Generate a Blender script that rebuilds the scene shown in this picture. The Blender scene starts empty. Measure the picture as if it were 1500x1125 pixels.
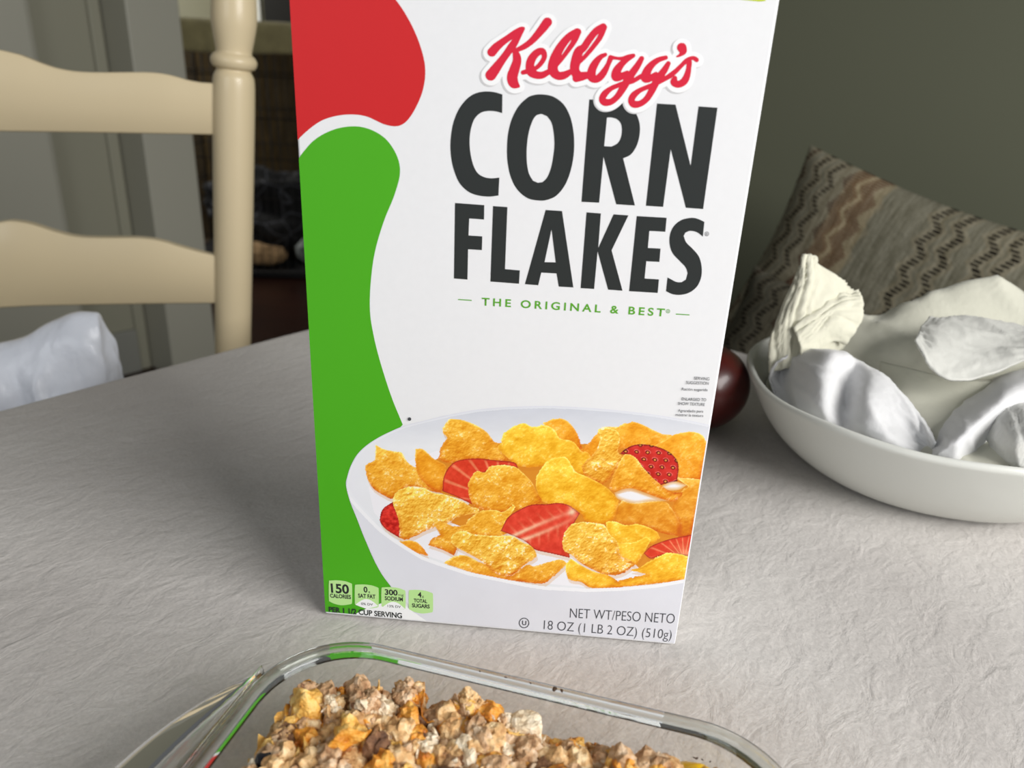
import bpy, bmesh, math, random
import numpy as np
from mathutils import Vector, Matrix, noise as mnoise

random.seed(7); rng = np.random.default_rng(7)
COL = bpy.context.scene.collection
sc = bpy.context.scene

# ------------------------------------------------------------------ camera (solved from the carton's edges; metres; z = 0 is the cloth)
F_PX = 1127.0
CAM_ROT = (1.1743, -0.04627, 0.07635)
CAM_LOC = np.array([0.11782, -0.3405, 0.29076])
def _rot(r):
    a, b, c = r
    Rx = np.array([[1,0,0],[0,math.cos(a),-math.sin(a)],[0,math.sin(a),math.cos(a)]])
    Ry = np.array([[math.cos(b),0,math.sin(b)],[0,1,0],[-math.sin(b),0,math.cos(b)]])
    Rz = np.array([[math.cos(c),-math.sin(c),0],[math.sin(c),math.cos(c),0],[0,0,1]])
    return Rz @ Ry @ Rx
RC = _rot(CAM_ROT)
def ray(x, y): return RC @ np.array([x-750.0, -(y-562.5), -F_PX])
def at_z(x, y, z):
    d = ray(x, y); return Vector(CAM_LOC + d*(z-CAM_LOC[2])/d[2])
def at_y(x, y, Y):
    d = ray(x, y); return Vector(CAM_LOC + d*(Y-CAM_LOC[1])/d[1])
def at_plane(x, y, P, n):
    d = ray(x, y); P = np.array(P, float); n = np.array(n, float)
    return Vector(CAM_LOC + d*((P-CAM_LOC)@n)/(d@n))

cam = bpy.data.cameras.new('camera'); co = bpy.data.objects.new('camera', cam); COL.objects.link(co)
cam.sensor_width = 36; cam.sensor_fit = 'HORIZONTAL'; cam.lens = 36*F_PX/1500
cam.clip_start = 0.01; cam.clip_end = 50
co.location = CAM_LOC; co.rotation_euler = CAM_ROT
cam.dof.use_dof = True; cam.dof.focus_distance = 0.40; cam.dof.aperture_fstop = 9.0
sc.camera = co

# ------------------------------------------------------------------ helpers
def s2l(c):
    c = c/255.0
    return c/12.92 if c <= 0.04045 else ((c+0.055)/1.055)**2.4
def rgb(r, g, b): return (s2l(r), s2l(g), s2l(b), 1.0)
def s2l_arr(a):
    a = np.clip(a, 0, 255)/255.0
    return np.where(a <= 0.04045, a/12.92, ((a+0.055)/1.055)**2.4)

def mat(name, col, rough=0.6, spec=0.5, noise=None, bump=None, coat=0, attr=None, sheen=0):
    """noise=(scale, amount, detail, (sx,sy,sz)); bump=(scale, strength, distance, (sx,sy,sz))"""
    m = bpy.data.materials.new(name); m.use_nodes = True
    nt = m.node_tree; N = nt.nodes; L = nt.links
    b = N['Principled BSDF']
    b.inputs['Base Color'].default_value = col
    b.inputs['Roughness'].default_value = rough
    b.inputs['Specular IOR Level'].default_value = spec
    b.inputs['Coat Weight'].default_value = coat
    b.inputs['Sheen Weight'].default_value = sheen
    tc = N.new('ShaderNodeTexCoord')
    src = None
    if attr:
        a = N.new('ShaderNodeAttribute'); a.attribute_name = attr; src = a.outputs['Color']
        L.new(src, b.inputs['Base Color'])
    if noise:
        mp = N.new('ShaderNodeMapping'); L.new(tc.outputs['Object'], mp.inputs['Vector'])
        if len(noise) > 3: mp.inputs['Scale'].default_value = noise[3]
        n = N.new('ShaderNodeTexNoise'); n.inputs['Scale'].default_value = noise[0]; n.inputs['Detail'].default_value = noise[2]
        L.new(mp.outputs[0], n.inputs['Vector'])
        mx = N.new('ShaderNodeMix'); mx.data_type = 'RGBA'; mx.blend_type = 'MULTIPLY'
        mr = N.new('ShaderNodeMapRange'); mr.inputs['From Min'].default_value = 0.3; mr.inputs['From Max'].default_value = 0.7
        mr.inputs['To Min'].default_value = 1-noise[1]; mr.inputs['To Max'].default_value = 1+noise[1]*0.4
        L.new(n.outputs['Fac'], mr.inputs['Value'])
        mx.inputs['Factor'].default_value = 1.0
        if src: L.new(src, mx.inputs['A'])
        else: mx.inputs['A'].default_value = col
        L.new(mr.outputs[0], mx.inputs['B'])
        L.new(mx.outputs['Result'], b.inputs['Base Color'])
    if bump:
        mp = N.new('ShaderNodeMapping'); L.new(tc.outputs['Object'], mp.inputs['Vector'])
        if len(bump) > 3: mp.inputs['Scale'].default_value = bump[3]
        n = N.new('ShaderNodeTexNoise'); n.inputs['Scale'].default_value = bump[0]; n.inputs['Detail'].default_value = 6
        L.new(mp.outputs[0], n.inputs['Vector'])
        bp = N.new('ShaderNodeBump'); bp.inputs['Strength'].default_value = bump[1]; bp.inputs['Distance'].default_value = bump[2]
        L.new(n.outputs['Fac'], bp.inputs['Height']); L.new(bp.outputs[0], b.inputs['Normal'])
    return m

def tag(o, label=None, cat=None, group=None, kind=None):
    if label: o['label'] = label
    if cat: o['category'] = cat
    if group: o['group'] = group
    if kind: o['kind'] = kind
    return o
def empty(name, loc=(0,0,0), rz=0):
    o = bpy.data.objects.new(name, None); COL.objects.link(o); o.location = loc; o.rotation_euler = (0,0,rz)
    o.empty_display_size = 0.05; return o
def put(name, me, m=None, parent=None, smooth=False):
    o = bpy.data.objects.new(name, me); COL.objects.link(o)
    if m is not None:
        for mm in (m if isinstance(m, (list, tuple)) else [m]): me.materials.append(mm)
    if parent is not None: o.parent = parent
    if smooth:
        me.polygons.foreach_set('use_smooth', [True]*len(me.polygons))
    me.update(); return o
def from_bm(name, bm, m=None, parent=None, smooth=False):
    me = bpy.data.meshes.new(name); bm.to_mesh(me); bm.free()
    return put(name, me, m, parent, smooth)
def pydata(name, v, f, m=None, parent=None, smooth=False):
    me = bpy.data.meshes.new(name); me.from_pydata([tuple(p) for p in v], [], f)
    return put(name, me, m, parent, smooth)
def add_box(bm, c, s, rz=0, bevel=0, M=None):
    r = bmesh.ops.create_cube(bm, size=1.0)
    vs = r['verts']
    for v in vs: v.co = Vector((v.co.x*s[0], v.co.y*s[1], v.co.z*s[2]))
    if bevel:
        es = list({e for v in vs for e in v.link_edges})
        bb = bmesh.ops.bevel(bm, geom=es, offset=bevel, segments=2, affect='EDGES', profile=0.5)
        vs = list({v for f in bb['faces'] for v in f.verts} | {v for v in vs if v.is_valid})
    R = Matrix.Rotation(rz, 4, 'Z')
    T = Matrix.Translation(Vector(c)) @ R
    if M is not None: T = M @ T
    for v in vs: v.co = T @ v.co
    return vs
def box(name, c, s, m, parent=None, rz=0, bevel=0):
    bm = bmesh.new(); add_box(bm, c, s, rz, bevel); return from_bm(name, bm, m, parent)
def add_tube(bm, pts, rad, seg=10, cap=True):
    pts = [Vector(p) for p in pts]; n = len(pts)
    rads = rad if isinstance(rad, (list, tuple)) else [rad]*n
    rings = []; up = None
    for i, p in enumerate(pts):
        t = (pts[min(i+1, n-1)]-pts[max(i-1, 0)]).normalized()
        if up is None:
            up = t.orthogonal().normalized()
        up = (up - t*up.dot(t)).normalized(); w = t.cross(up)
        rings.append([bm.verts.new(p + (up*math.cos(a)+w*math.sin(a))*rads[i]) for a in [2*math.pi*k/seg for k in range(seg)]])
    for a, b in zip(rings, rings[1:]):
        for k in range(seg): bm.faces.new((a[k], a[(k+1)%seg], b[(k+1)%seg], b[k]))
    if cap:
        bm.faces.new(rings[0][::-1]); bm.faces.new(rings[-1])
def lathe(bm, prof, seg=64, M=None, closed=False, fn=None):
    rings = []
    for r, z in prof:
        ring = []
        for k in range(seg):
            a = 2*math.pi*k/seg
            p = Vector((r*math.cos(a), r*math.sin(a), z))
            if fn: p = fn(p, a)
            if M is not None: p = M @ p
            ring.append(bm.verts.new(p))
        rings.append(ring)
    pairs = list(zip(rings, rings[1:])) + ([(rings[-1], rings[0])] if closed else [])
    for a, b in pairs:
        for k in range(seg): bm.faces.new((a[k], a[(k+1)%seg], b[(k+1)%seg], b[k]))
    return rings
def catmull(P, n=8, closed=False):
    P = [np.array(p, float) for p in P]; out = []; N = len(P)
    rg = range(N) if closed else range(N-1)
    for i in rg:
        p0 = P[(i-1) % N] if closed or i > 0 else 2*P[0]-P[1]
        p1 = P[i]; p2 = P[(i+1) % N]
        p3 = P[(i+2) % N] if closed or i+2 < N else 2*P[-1]-P[-2]
        for k in range(n):
            t = k/n
            out.append(0.5*((2*p1)+(-p0+p2)*t+(2*p0-5*p1+4*p2-p3)*t*t+(-p0+3*p1-3*p2+p3)*t**3))
    if not closed: out.append(P[-1])
    return out
def smooth_poly(P, deg=42, n=7):
    """closed outline, rounded except at corners that turn by more than deg"""
    P = [np.array(p, float) for p in P]; N = len(P); corner = []
    for i in range(N):
        a = P[i]-P[i-1]; b = P[(i+1) % N]-P[i]
        c = (a@b)/(np.linalg.norm(a)*np.linalg.norm(b)+1e-9)
        corner.append(math.degrees(math.acos(max(-1, min(1, c)))) > deg)
    if not any(corner): return catmull(P, n, True)
    s = corner.index(True); order = [(s+k) % N for k in range(N)]+[s]
    out = []; seg = [P[s]]
    for k in order[1:]:
        seg.append(P[k])
        if corner[k]:
            out += (catmull(seg, n)[:-1] if len(seg) > 2 else [seg[0]]); seg = [P[k]]
    return out

def fbm(p, octv=4, h=0.5):
    s = 0; a = 1; f = 1
    for _ in range(octv):
        s += a*mnoise.noise(Vector(p)*f); a *= h; f *= 2.03
    return s

def vnoise(x, y, seed=0, octaves=4, pers=0.55):
    """value noise on numpy arrays"""
    out = np.zeros_like(x, dtype=float); amp = 1.0; tot = 0; f = 1.0
    r = np.random.default_rng(seed)
    for o in range(octaves):
        T = r.random((64, 64))
        X = x*f+r.random()*50; Y = y*f+r.random()*50
        xi = np.floor(X).astype(int); yi = np.floor(Y).astype(int); fx = X-xi; fy = Y-yi
        fx = fx*fx*(3-2*fx); fy = fy*fy*(3-2*fy)
        a = T[xi % 64, yi % 64]; b = T[(xi+1) % 64, yi % 64]; c = T[xi % 64, (yi+1) % 64]; d = T[(xi+1) % 64, (yi+1) % 64]
        out += amp*((a*(1-fx)+b*fx)*(1-fy)+(c*(1-fx)+d*fx)*fy); tot += amp; amp *= pers; f *= 2.07
    return out/tot

# ------------------------------------------------------------------ directions of the room
U = Vector((0.579, 0.815, 0)); V = Vector((0.815, -0.579, 0)); CORNER = Vector((0.010, 0.732, 0))
FLOOR_Z = -0.75
ANG_U = math.atan2(U.y, U.x)

# ------------------------------------------------------------------ room shell
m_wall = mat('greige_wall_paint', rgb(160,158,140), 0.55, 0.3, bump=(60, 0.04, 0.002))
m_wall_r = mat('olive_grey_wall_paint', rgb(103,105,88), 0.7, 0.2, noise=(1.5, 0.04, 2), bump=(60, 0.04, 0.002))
m_trim = mat('pale_trim_paint', rgb(182,180,165), 0.4, 0.4)
m_base = mat('grey_baseboard_paint', rgb(150,150,142), 0.4, 0.4)
def wood_floor():
    m = mat('dark_red_floorboards', rgb(52,24,14), 0.35, 0.5, noise=(6, 0.5, 6, (1, 9, 1)))
    return m
m_floor = wood_floor()
fl = box('floor', (0, 1.5, FLOOR_Z-0.025), (9, 11, 0.05), m_floor); tag(fl, kind='structure')

# left wall runs along U, with a deep pilaster at its end, then the opening to the next room
wl0 = Vector((-1.30, 2.05, 0))
def wall_box(name, s0, s1, v0, v1, z0, z1, m, origin=wl0, bevel=0):
    """box in the (U, V) frame of the house"""
    c = origin + U*((s0+s1)/2) + V*((v0+v1)/2); c.z = (z0+z1)/2
    return box(name, c, (abs(s1-s0), abs(v1-v0), z1-z0), m, None, ANG_U, bevel)
pe = at_plane(253, 530, wl0+V*0.16, V)   # pilaster front edges, measured on its front face
pr_ = at_plane(317, 511, wl0+V*0.16, V)
sp0 = (pe-wl0).dot(U); sp1 = (pr_-wl0).dot(U)
tag(wall_box('wall_left', -3.4, sp1-0.02, -0.12, 0.0, FLOOR_Z, 1.9, m_wall), kind='structure')
tag(wall_box('trim_1', sp0, sp1, 0.0, 0.16, FLOOR_Z, 1.9, m_trim, bevel=0.004), kind='structure')
tag(wall_box('trim_2', sp0-0.040, sp0-0.004, 0.0, 0.014, FLOOR_Z, 1.9, m_wall, bevel=0.006), kind='structure')
tag(wall_box('baseboard_left', -3.4, sp0-0.041, 0.0, 0.02, FLOOR_Z, FLOOR_Z+0.15, m_base, bevel=0.004), kind='structure')
# flat white door leaf standing open further left along the wall
dl = at_plane(42, 60, wl0, V); sdl = (dl-wl0).dot(U)
bm = bmesh.new()
c = wl0+U*(sdl-0.42)+V*0.035; c.z = (FLOOR_Z+0.02+1.3)/2
add_box(bm, c, (0.84, 0.05, 1.3-FLOOR_Z-0.02), ANG_U, 0.018)
tag(from_bm('door_1', bm, m_trim), kind='structure')

# back wall behind the bench runs along V
bw0 = CORNER + U*0.78
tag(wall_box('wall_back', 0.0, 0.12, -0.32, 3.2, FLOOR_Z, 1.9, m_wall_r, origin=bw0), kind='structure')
# end walls of the room beyond
m_far = mat('pale_yellow_green_wall', rgb(190,186,142), 0.7, 0.2)
tag(wall_box('wall_far', 3.2, 3.3, -3.5, 1.6, FLOOR_Z, 1.9, m_far), kind='structure')
tag(wall_box('wall_far_side', 0.35, 3.2, -3.5, -3.4, FLOOR_Z, 1.9, m_wall), kind='structure')

# ------------------------------------------------------------------ table and cloth
T_LEN, T_WID = 1.75, 1.05
tcen = CORNER - U*(T_LEN/2) + V*(T_WID/2)
m_wood = mat('painted_table_wood', rgb(150,130,105), 0.5)
tb = empty('dining_table', (tcen.x, tcen.y, FLOOR_Z), ANG_U)
tag(tb, 'rectangular dining table hidden under the grey linen cloth', 'table')
box('tabletop', (0,0,-FLOOR_Z-0.0195), (T_LEN-0.01, T_WID-0.01, 0.03), m_wood, tb, 0, 0.004)
for sx in (1,-1):
    for sy in (1,-1):
        bm = bmesh.new(); add_box(bm, (sx*(T_LEN/2-0.09), sy*(T_WID/2-0.09), (-FLOOR_Z-0.035)/2), (0.06,0.06,-FLOOR_Z-0.035), 0, 0.004)
        from_bm('leg', bm, m_wood, tb)

def cloth_mat():
    m = bpy.data.materials.new('grey_linen'); m.use_nodes = True
    nt = m.node_tree; N = nt.nodes; L = nt.links; b = N['Principled BSDF']
    b.inputs['Roughness'].default_value = 0.9; b.inputs['Specular IOR Level'].default_value = 0.15
    b.inputs['Sheen Weight'].default_value = 0.15
    tc = N.new('ShaderNodeTexCoord')
    def ns(scale, detail, sc3=(1,1,1), rot=0, dist=0):
        mp = N.new('ShaderNodeMapping'); mp.inputs['Scale'].default_value = sc3; mp.inputs['Rotation'].default_value = (0,0,rot)
        L.new(tc.outputs['Object'], mp.inputs['Vector'])
        n = N.new('ShaderNodeTexNoise'); n.inputs['Scale'].default_value = scale; n.inputs['Detail'].default_value = detail
        n.inputs['Distortion'].default_value = dist
        L.new(mp.outputs[0], n.inputs['Vector']); return n.outputs['Fac']
    big = ns(7, 3); fine = ns(620, 2, (1,0.75,1), 0.3); thread = ns(300, 3, (0.7,1.2,1), 0.15)
    cr = N.new('ShaderNodeValToRGB'); cr.color_ramp.elements[0].position = 0.3; cr.color_ramp.elements[1].position = 0.7
    cr.color_ramp.elements[0].color = rgb(187,182,178); cr.color_ramp.elements[1].color = rgb(202,198,194)
    L.new(big, cr.inputs['Fac'])
    mr = N.new('ShaderNodeMapRange'); mr.inputs['From Min'].default_value = 0.3; mr.inputs['From Max'].default_value = 0.7
    mr.inputs['To Min'].default_value = 0.92; mr.inputs['To Max'].default_value = 1.05; L.new(fine, mr.inputs['Value'])
    mx = N.new('ShaderNodeMix'); mx.data_type = 'RGBA'; mx.blend_type = 'MULTIPLY'; mx.inputs['Factor'].default_value = 1
    L.new(cr.outputs['Color'], mx.inputs['A']); L.new(mr.outputs[0], mx.inputs['B']); L.new(mx.outputs['Result'], b.inputs['Base Color'])
    wr = ns(44, 5, (1, 1.6, 1), 0.75, 0.9); wr2 = ns(105, 4, (1,1.3,1), -0.5, 0.8)
    ad = N.new('ShaderNodeMath'); ad.operation = 'MULTIPLY_ADD'; L.new(wr2, ad.inputs[0]); ad.inputs[1].default_value = 0.35; L.new(wr, ad.inputs[2])
    ad2 = N.new('ShaderNodeMath'); ad2.operation = 'MULTIPLY_ADD'; L.new(thread, ad2.inputs[0]); ad2.inputs[1].default_value = 0.16; L.new(ad.outputs[0], ad2.inputs[2])
    bp = N.new('ShaderNodeBump'); bp.inputs['Strength'].default_value = 0.5; bp.inputs['Distance'].default_value = 0.0028
    L.new(ad2.outputs[0], bp.inputs['Height']); L.new(bp.outputs[0], b.inputs['Normal'])
    return m
m_cloth = cloth_mat()
# cloth: a grid that bends over the table's edge and hangs
nu, nv = 150, 100; drop = 0.15; R_E = 0.012
def edge_map(t, half):
    """arc length from the centre -> (outward position, drop)"""
    s = abs(t); sg = 1 if t >= 0 else -1; flat = half-R_E
    if s <= flat: return sg*s, 0.0
    a = (s-flat)/R_E
    if a < math.pi/2: return sg*(flat+R_E*math.sin(a)), -(R_E-R_E*math.cos(a))
    return sg*half, -R_E-(s-flat-R_E*math.pi/2)
vs = []; fs = []
def axis(half, n):
    inner = np.linspace(-(half-0.03), half-0.03, n)
    side = np.concatenate([np.linspace(0.025, -0.02, 12), np.linspace(-0.03, -drop, 10)])
    return np.concatenate([-(half-side)[::-1], inner, (half-side)])
ax_u = axis(T_LEN/2, nu); ax_v = axis(T_WID/2, nv)
for a in ax_u:
    for b_ in ax_v:
        x, dz1 = edge_map(a, T_LEN/2); y, dz2 = edge_map(b_, T_WID/2)
        z = min(dz1, dz2)
        if z < -0.02:
            k = min(1, (-z)/0.1)*0.012
            wv = k*math.sin(a*34+1.3*math.sin(a*9)) if dz2 < dz1 else k*math.sin(b_*31+1.7*math.sin(b_*7))
            if dz2 < -0.02: y += (wv+0.010*k/0.012)*(1 if y > 0 else -1)
            if dz1 < -0.02: x += (wv+0.010*k/0.012)*(1 if x > 0 else -1)
        else:
            z += 0.0004*fbm((a*9, b_*9, 1.0), 3)
        vs.append((x, y, z-0.0006))
nb = len(ax_v)
for i in range(len(ax_u)-1):
    for j in range(nb-1):
        fs.append((i*nb+j, (i+1)*nb+j, (i+1)*nb+j+1, i*nb+j+1))
tc_o = pydata('tablecloth', vs, fs, m_cloth, None, True)
tc_o.location = (tcen.x, tcen.y, 0); tc_o.rotation_euler = (0,0,ANG_U)
tag(tc_o, 'wrinkled grey linen tablecloth spread over the dining table', 'tablecloth')

# ------------------------------------------------------------------ cereal box
W, D, H = 0.195, 0.062, 0.330
m_card = mat('white_card', rgb(233,234,237), 0.5, 0.3, noise=(260, 0.012, 3), bump=(40, 0.06, 0.002))
def ink(name, r, g, b): return mat(name, rgb(r,g,b), 0.5, 0.35, bump=(40, 0.06, 0.002))
bx = empty('cereal_box', (0,0,0)); tag(bx, 'tall white and green cereal carton standing upright on the grey tablecloth', 'cereal box')
bm = bmesh.new(); add_box(bm, (W/2, D/2, H/2+0.0006), (W, D, H), 0, 0.0009)
from_bm('carton', bm, m_card, bx)
def FP(x, y):
    d = ray(x, y); k = -CAM_LOC[1]/d[1]
    return (CAM_LOC[0]+d[0]*k, CAM_LOC[2]+d[2]*k)
LAY = 0.00007
def clampu(u): return max(0.0002, min(W-0.0006, u))
def clampw(w): return max(0.0020, min(H-0.0015, w))
def decal(name, polys, m, layer, parent=bx, smooth=True, deg=42, raw=False):
    """flat printed shape on the front panel; polys are outlines (holes allowed)"""
    cu = bpy.data.curves.new(name, 'CURVE'); cu.dimensions = '2D'; cu.fill_mode = 'BOTH'
    for P in polys:
        if smooth and not raw: P = smooth_poly(P, deg)
        Q = [(p if raw else FP(*p)) for p in P]
        sp = cu.splines.new('POLY'); sp.points.add(len(Q)-1); sp.use_cyclic_u = True
        for k, (u, w) in enumerate(Q): sp.points[k].co = (clampu(u), clampw(w), 0, 1)
    tmp = bpy.data.objects.new('tmp', cu); COL.objects.link(tmp)
    me = bpy.data.meshes.new_from_object(tmp); bpy.data.objects.remove(tmp)
    for v in me.vertices: v.co = Vector((v.co.x, -LAY*layer, v.co.y))
    me.materials.clear()
    return put(name, me, m, parent)
def join(name, objs, m, parent):
    bm = bmesh.new()
    for o in objs:
        bm.from_mesh(o.data); bpy.data.objects.remove(o)
    return from_bm(name, bm, m, parent)
def crop(x0, y0, s): return lambda pts: [(x0+p[0]/s, y0+p[1]/s) for p in pts]

k_grn = ink('green_ink', 74,170,22); k_red = ink('red_ink', 203,32,36); k_blk = ink('black_ink', 40,44,44)
k_logo = ink('crimson_ink', 214,32,60); k_halo = ink('white_ink', 244,245,247); k_shad = ink('pale_grey_ink', 212,212,214)
k_lime = ink('lime_ink', 190,205,50); k_txt = ink('dark_grey_ink', 70,72,78); k_gtx = ink('leaf_green_ink', 90,165,40)
k_lav = ink('lavender_white_ink', 222,223,233); k_badge = ink('pale_green_ink', 186,228,150)

# plain coloured fields on the left of the panel (the mascot printed there is left out)
decal('green_field', [[(415,262),(437,232),(462,204),(495,188),(530,186),(561,200),(580,225),(586,252),(578,285),(562,325),(549,370),(543,415),(542,455),
   (547,490),(557,530),(573,580),(590,622),(575,640),(540,700),(540,760),(560,820),(572,858),(578,885),(535,892),(518,905),(470,906),(440,600)]], k_grn, 1, deg=60)
decal('red_field', [[(410,-40),(540,-40),(580,0),(607,45),(622,92),(620,130),(605,165),(588,183),(566,183),(535,170),(505,168),(475,175),(452,190),(425,215),(410,225)]], k_red, 1, deg=70)
decal('lime_label', [[(1060,-10),(1063,-4),(1090,0),(1112,2.3),(1121,1.5),(1123,-3),(1124,-40),(1050,-40)]], k_lime, 1, smooth=False)

# title lettering, traced outlines of each letter
T = crop(640, 120, 3.1261)
LET = [
 [[(300,57),(260,46),(215,44),(170,55),(130,85),(95,135),(72,200),(62,280),(66,350),(80,410),(105,465),(145,503),(190,520),(240,525),(282,520),(286,438),(250,441),(215,435),(185,415),(165,375),(153,320),(150,265),(156,215),(172,170),(200,142),(235,133),(270,135),(299,143)]],
 [[(480,57),(530,66),(575,97),(605,145),(622,205),(629,275),(625,345),(610,415),(585,475),(548,520),(505,540),(465,543),(415,532),(370,495),(340,440),(324,370),(321,300),(327,230),(345,165),(375,110),(415,72),(445,60)],
  [(478,146),(505,157),(525,187),(535,235),(538,290),(532,345),(522,395),(505,437),(485,458),(463,462),(440,452),(422,420),(413,375),(411,320),(415,265),(425,215),(442,170),(458,151)]],
 [[(698,80),(790,86),(840,93),(880,112),(912,145),(929,195),(927,250),(912,298),(887,333),(853,350),(907,566),(821,560),(763,342),(743,553),(662,549)],
  [(779,163),(800,163),(825,171),(842,190),(847,218),(843,252),(828,280),(800,296),(766,294)]],
 [[(1008,99),(1093,104),(1162,385),(1198,112),(1285,118),(1219,582),(1140,576),(1071,308),(1036,572),(957,567)]],
 [[(83,554),(217,564),(216,630),(148,625),(145,703),(208,707),(206,770),(143,766),(140,905),(78,900)]],
 [[(257,568),(323,573),(312,857),(380,863),(376,924),(245,914)]],
 [[(498,586),(573,591),(625,941),(558,937),(548,877),(478,873),(464,931),(403,926)],[(525,675),(544,826),(493,825)]],
 [[(685,597),(751,602),(739,760),(809,606),(877,611),(800,771),(850,956),(784,951),(736,776),(720,948),(658,944)]],
 [[(915,614),(1052,622),(1046,686),(973,682),(966,760),(1024,763),(1019,824),(959,821),(951,900),(1017,904),(1011,966),(880,958)]],
 [[(1225,641),(1195,627),(1165,622),(1120,632),(1085,660),(1067,700),(1066,745),(1080,785),(1110,818),(1138,848),(1148,875),(1140,905),(1120,917),(1095,915),(1056,895),(1049,958),(1080,972),(1115,975),(1155,965),(1190,938),(1210,895),(1212,845),(1200,800),(1172,765),(1142,735),(1130,705),(1138,690),(1160,682),(1190,688),(1218,708)]],
]
tl = []
for L_ in LET: tl.append(decal('letter', [T(p) for p in L_], k_blk, 1, deg=33))
join('title_lettering', tl, k_blk, bx)

# script brand name: tapered strokes
A_ = crop(690, 0, 6.25); B_ = crop(850, 20, 7.03)
def SA(*p): return [(690+x/6.25, y/6.25, r/6.25) for x, y, r in p]
def SB(*p): return [(850+x/7.03, 20+y/7.03, r/7.03) for x, y, r in p]
STR = [
 SA((192,477,42),(232,432,39),(285,388,33),(345,345,30),(405,303,30),(455,272,26),(478,262,17)),
 SA((476,264,18),(440,325,24),(385,410,36),(325,495,34),(268,572,38),(218,640,46),(182,688,50)),
 SA((699,203,43),(660,255,40),(605,322,34),(545,385,29),(480,430,26),(420,458,20)),
 SA((400,470,20),(416,505,34),(421,560,40),(397,640,46),(378,705,49),(392,763,44),(436,790,13)),
 SA((477,663,21),(520,652,22),(590,625,20),(640,580,22),(672,520,24),(654,470,30),(605,482,34),(556,540,38),(540,600,40),(550,655,42),(592,684,36),(650,688,32),(702,662,26)),
 SA((972,290,32),(900,335,34),(838,405,38),(792,480,42),(760,560,46),(750,640,46),(790,690,39),(848,690,36),(905,660,26)),
 SA((978,293,32),(945,375,26),(885,465,22),(825,545,20),(785,590,20)),
 SB((236,134,35),(165,178,36),(95,262,37),(35,350,38)) + SA((988,470,42),(958,565,45),(950,640,42),(985,697,44),(1055,690,34)),
 SB((242,140,34),(205,240,28),(130,345,25),(50,440,22),(-15,505,20)),
 SB((-40,665,40),(20,655,32),(70,625,28)),
 SB((257,422,20),(205,450,28),(155,510,38),(121,580,43),(118,650,46),(160,675,38),(205,650,38),(250,592,34),(285,525,25),(315,455,28)),
 SB((312,450,24),(370,458,16),(430,462,20),(500,445,26),(548,431,20)),
 SB((545,434,20),(470,480,28),(412,535,36),(374,595,45),(368,650,46),(420,645,38),(485,605,20)),
 SB((632,462,26),(590,535,33),(540,605,38),(490,680,40),(440,765,38),(385,850,32),(320,905,32),(255,912,38),(226,880,34),(252,825,34),(310,775,26),(380,742,24),(455,716,26),(540,694,24),(625,645,24)),
 SB((880,452,22),(800,478,28),(730,532,36),(685,600,44),(672,662,48),(725,660,36),(780,620,22)),
 SB((907,512,24),(870,575,33),(820,645,38),(775,715,38),(735,795,36),(685,875,32),(620,925,32),(555,932,38),(526,895,34),(550,840,34),(610,792,26),(680,760,24),(755,730,24),(835,690,24),(925,640,26)),
 SB((915,645,27),(980,595,25),(1040,535,22),(1100,480,24),(1158,456,20),(1195,474,24),(1200,488,12)),
 SB((1122,500,28),(1115,570,27),(1098,640,34),(1065,700,38),(1010,727,36),(965,705,38),(975,662,22)),
 SB((1045,350,50),(1058,388,36),(1030,425,17),(997,441,10)),
]
def stroke_field():
    """signed distance (in tracing units) to the lettering on a fine panel grid"""
    xs = [s[0] for S in STR for s in S]; ys = [s[1] for S in STR for s in S]
    c_ = [FP(x, y) for x in (min(xs)-16, max(xs)+16) for y in (min(ys)-18, max(ys)+18)]
    st = 0.00018
    us = np.arange(min(c[0] for c in c_), max(c[0] for c in c_), st); ws = np.arange(min(c[1] for c in c_), max(c[1] for c in c_), st)
    UU, WW = np.meshgrid(us, ws)
    d = (np.stack([UU, np.zeros_like(UU), WW], -1)-CAM_LOC) @ RC
    X = 750+F_PX*d[..., 0]/-d[..., 2]; Y = 562.5-F_PX*d[..., 1]/-d[..., 2]
    def field(ox, oy):
        D_ = np.full(X.shape, 99.0)
        for S in STR:
            C = catmull(S, 5)
            for (ax, ay, ar), (bx2, by2, br) in zip(C, C[1:]):
                x0, x1 = min(ax, bx2)-18, max(ax, bx2)+18; y0, y1 = min(ay, by2)-18, max(ay, by2)+18
                c0 = np.searchsorted(us, FP(x0, (y0+y1)/2)[0]-0.002); c1 = np.searchsorted(us, FP(x1, (y0+y1)/2)[0]+0.002)
                r0 = np.searchsorted(ws, FP((x0+x1)/2, y1)[1]-0.002); r1 = np.searchsorted(ws, FP((x0+x1)/2, y0)[1]+0.002)
                x = X[r0:r1, c0:c1]-ox; y = Y[r0:r1, c0:c1]-oy; ex, ey = bx2-ax, by2-ay
                t = np.clip(((x-ax)*ex+(y-ay)*ey)/(ex*ex+ey*ey+1e-9), 0, 1)
                v = np.hypot(x-ax-t*ex, y-ay-t*ey)-(ar+(br-ar)*t)
                D_[r0:r1, c0:c1] = np.minimum(D_[r0:r1, c0:c1], v)
        return D_
    return us, ws, field
_us, _ws, _field = stroke_field()
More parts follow.
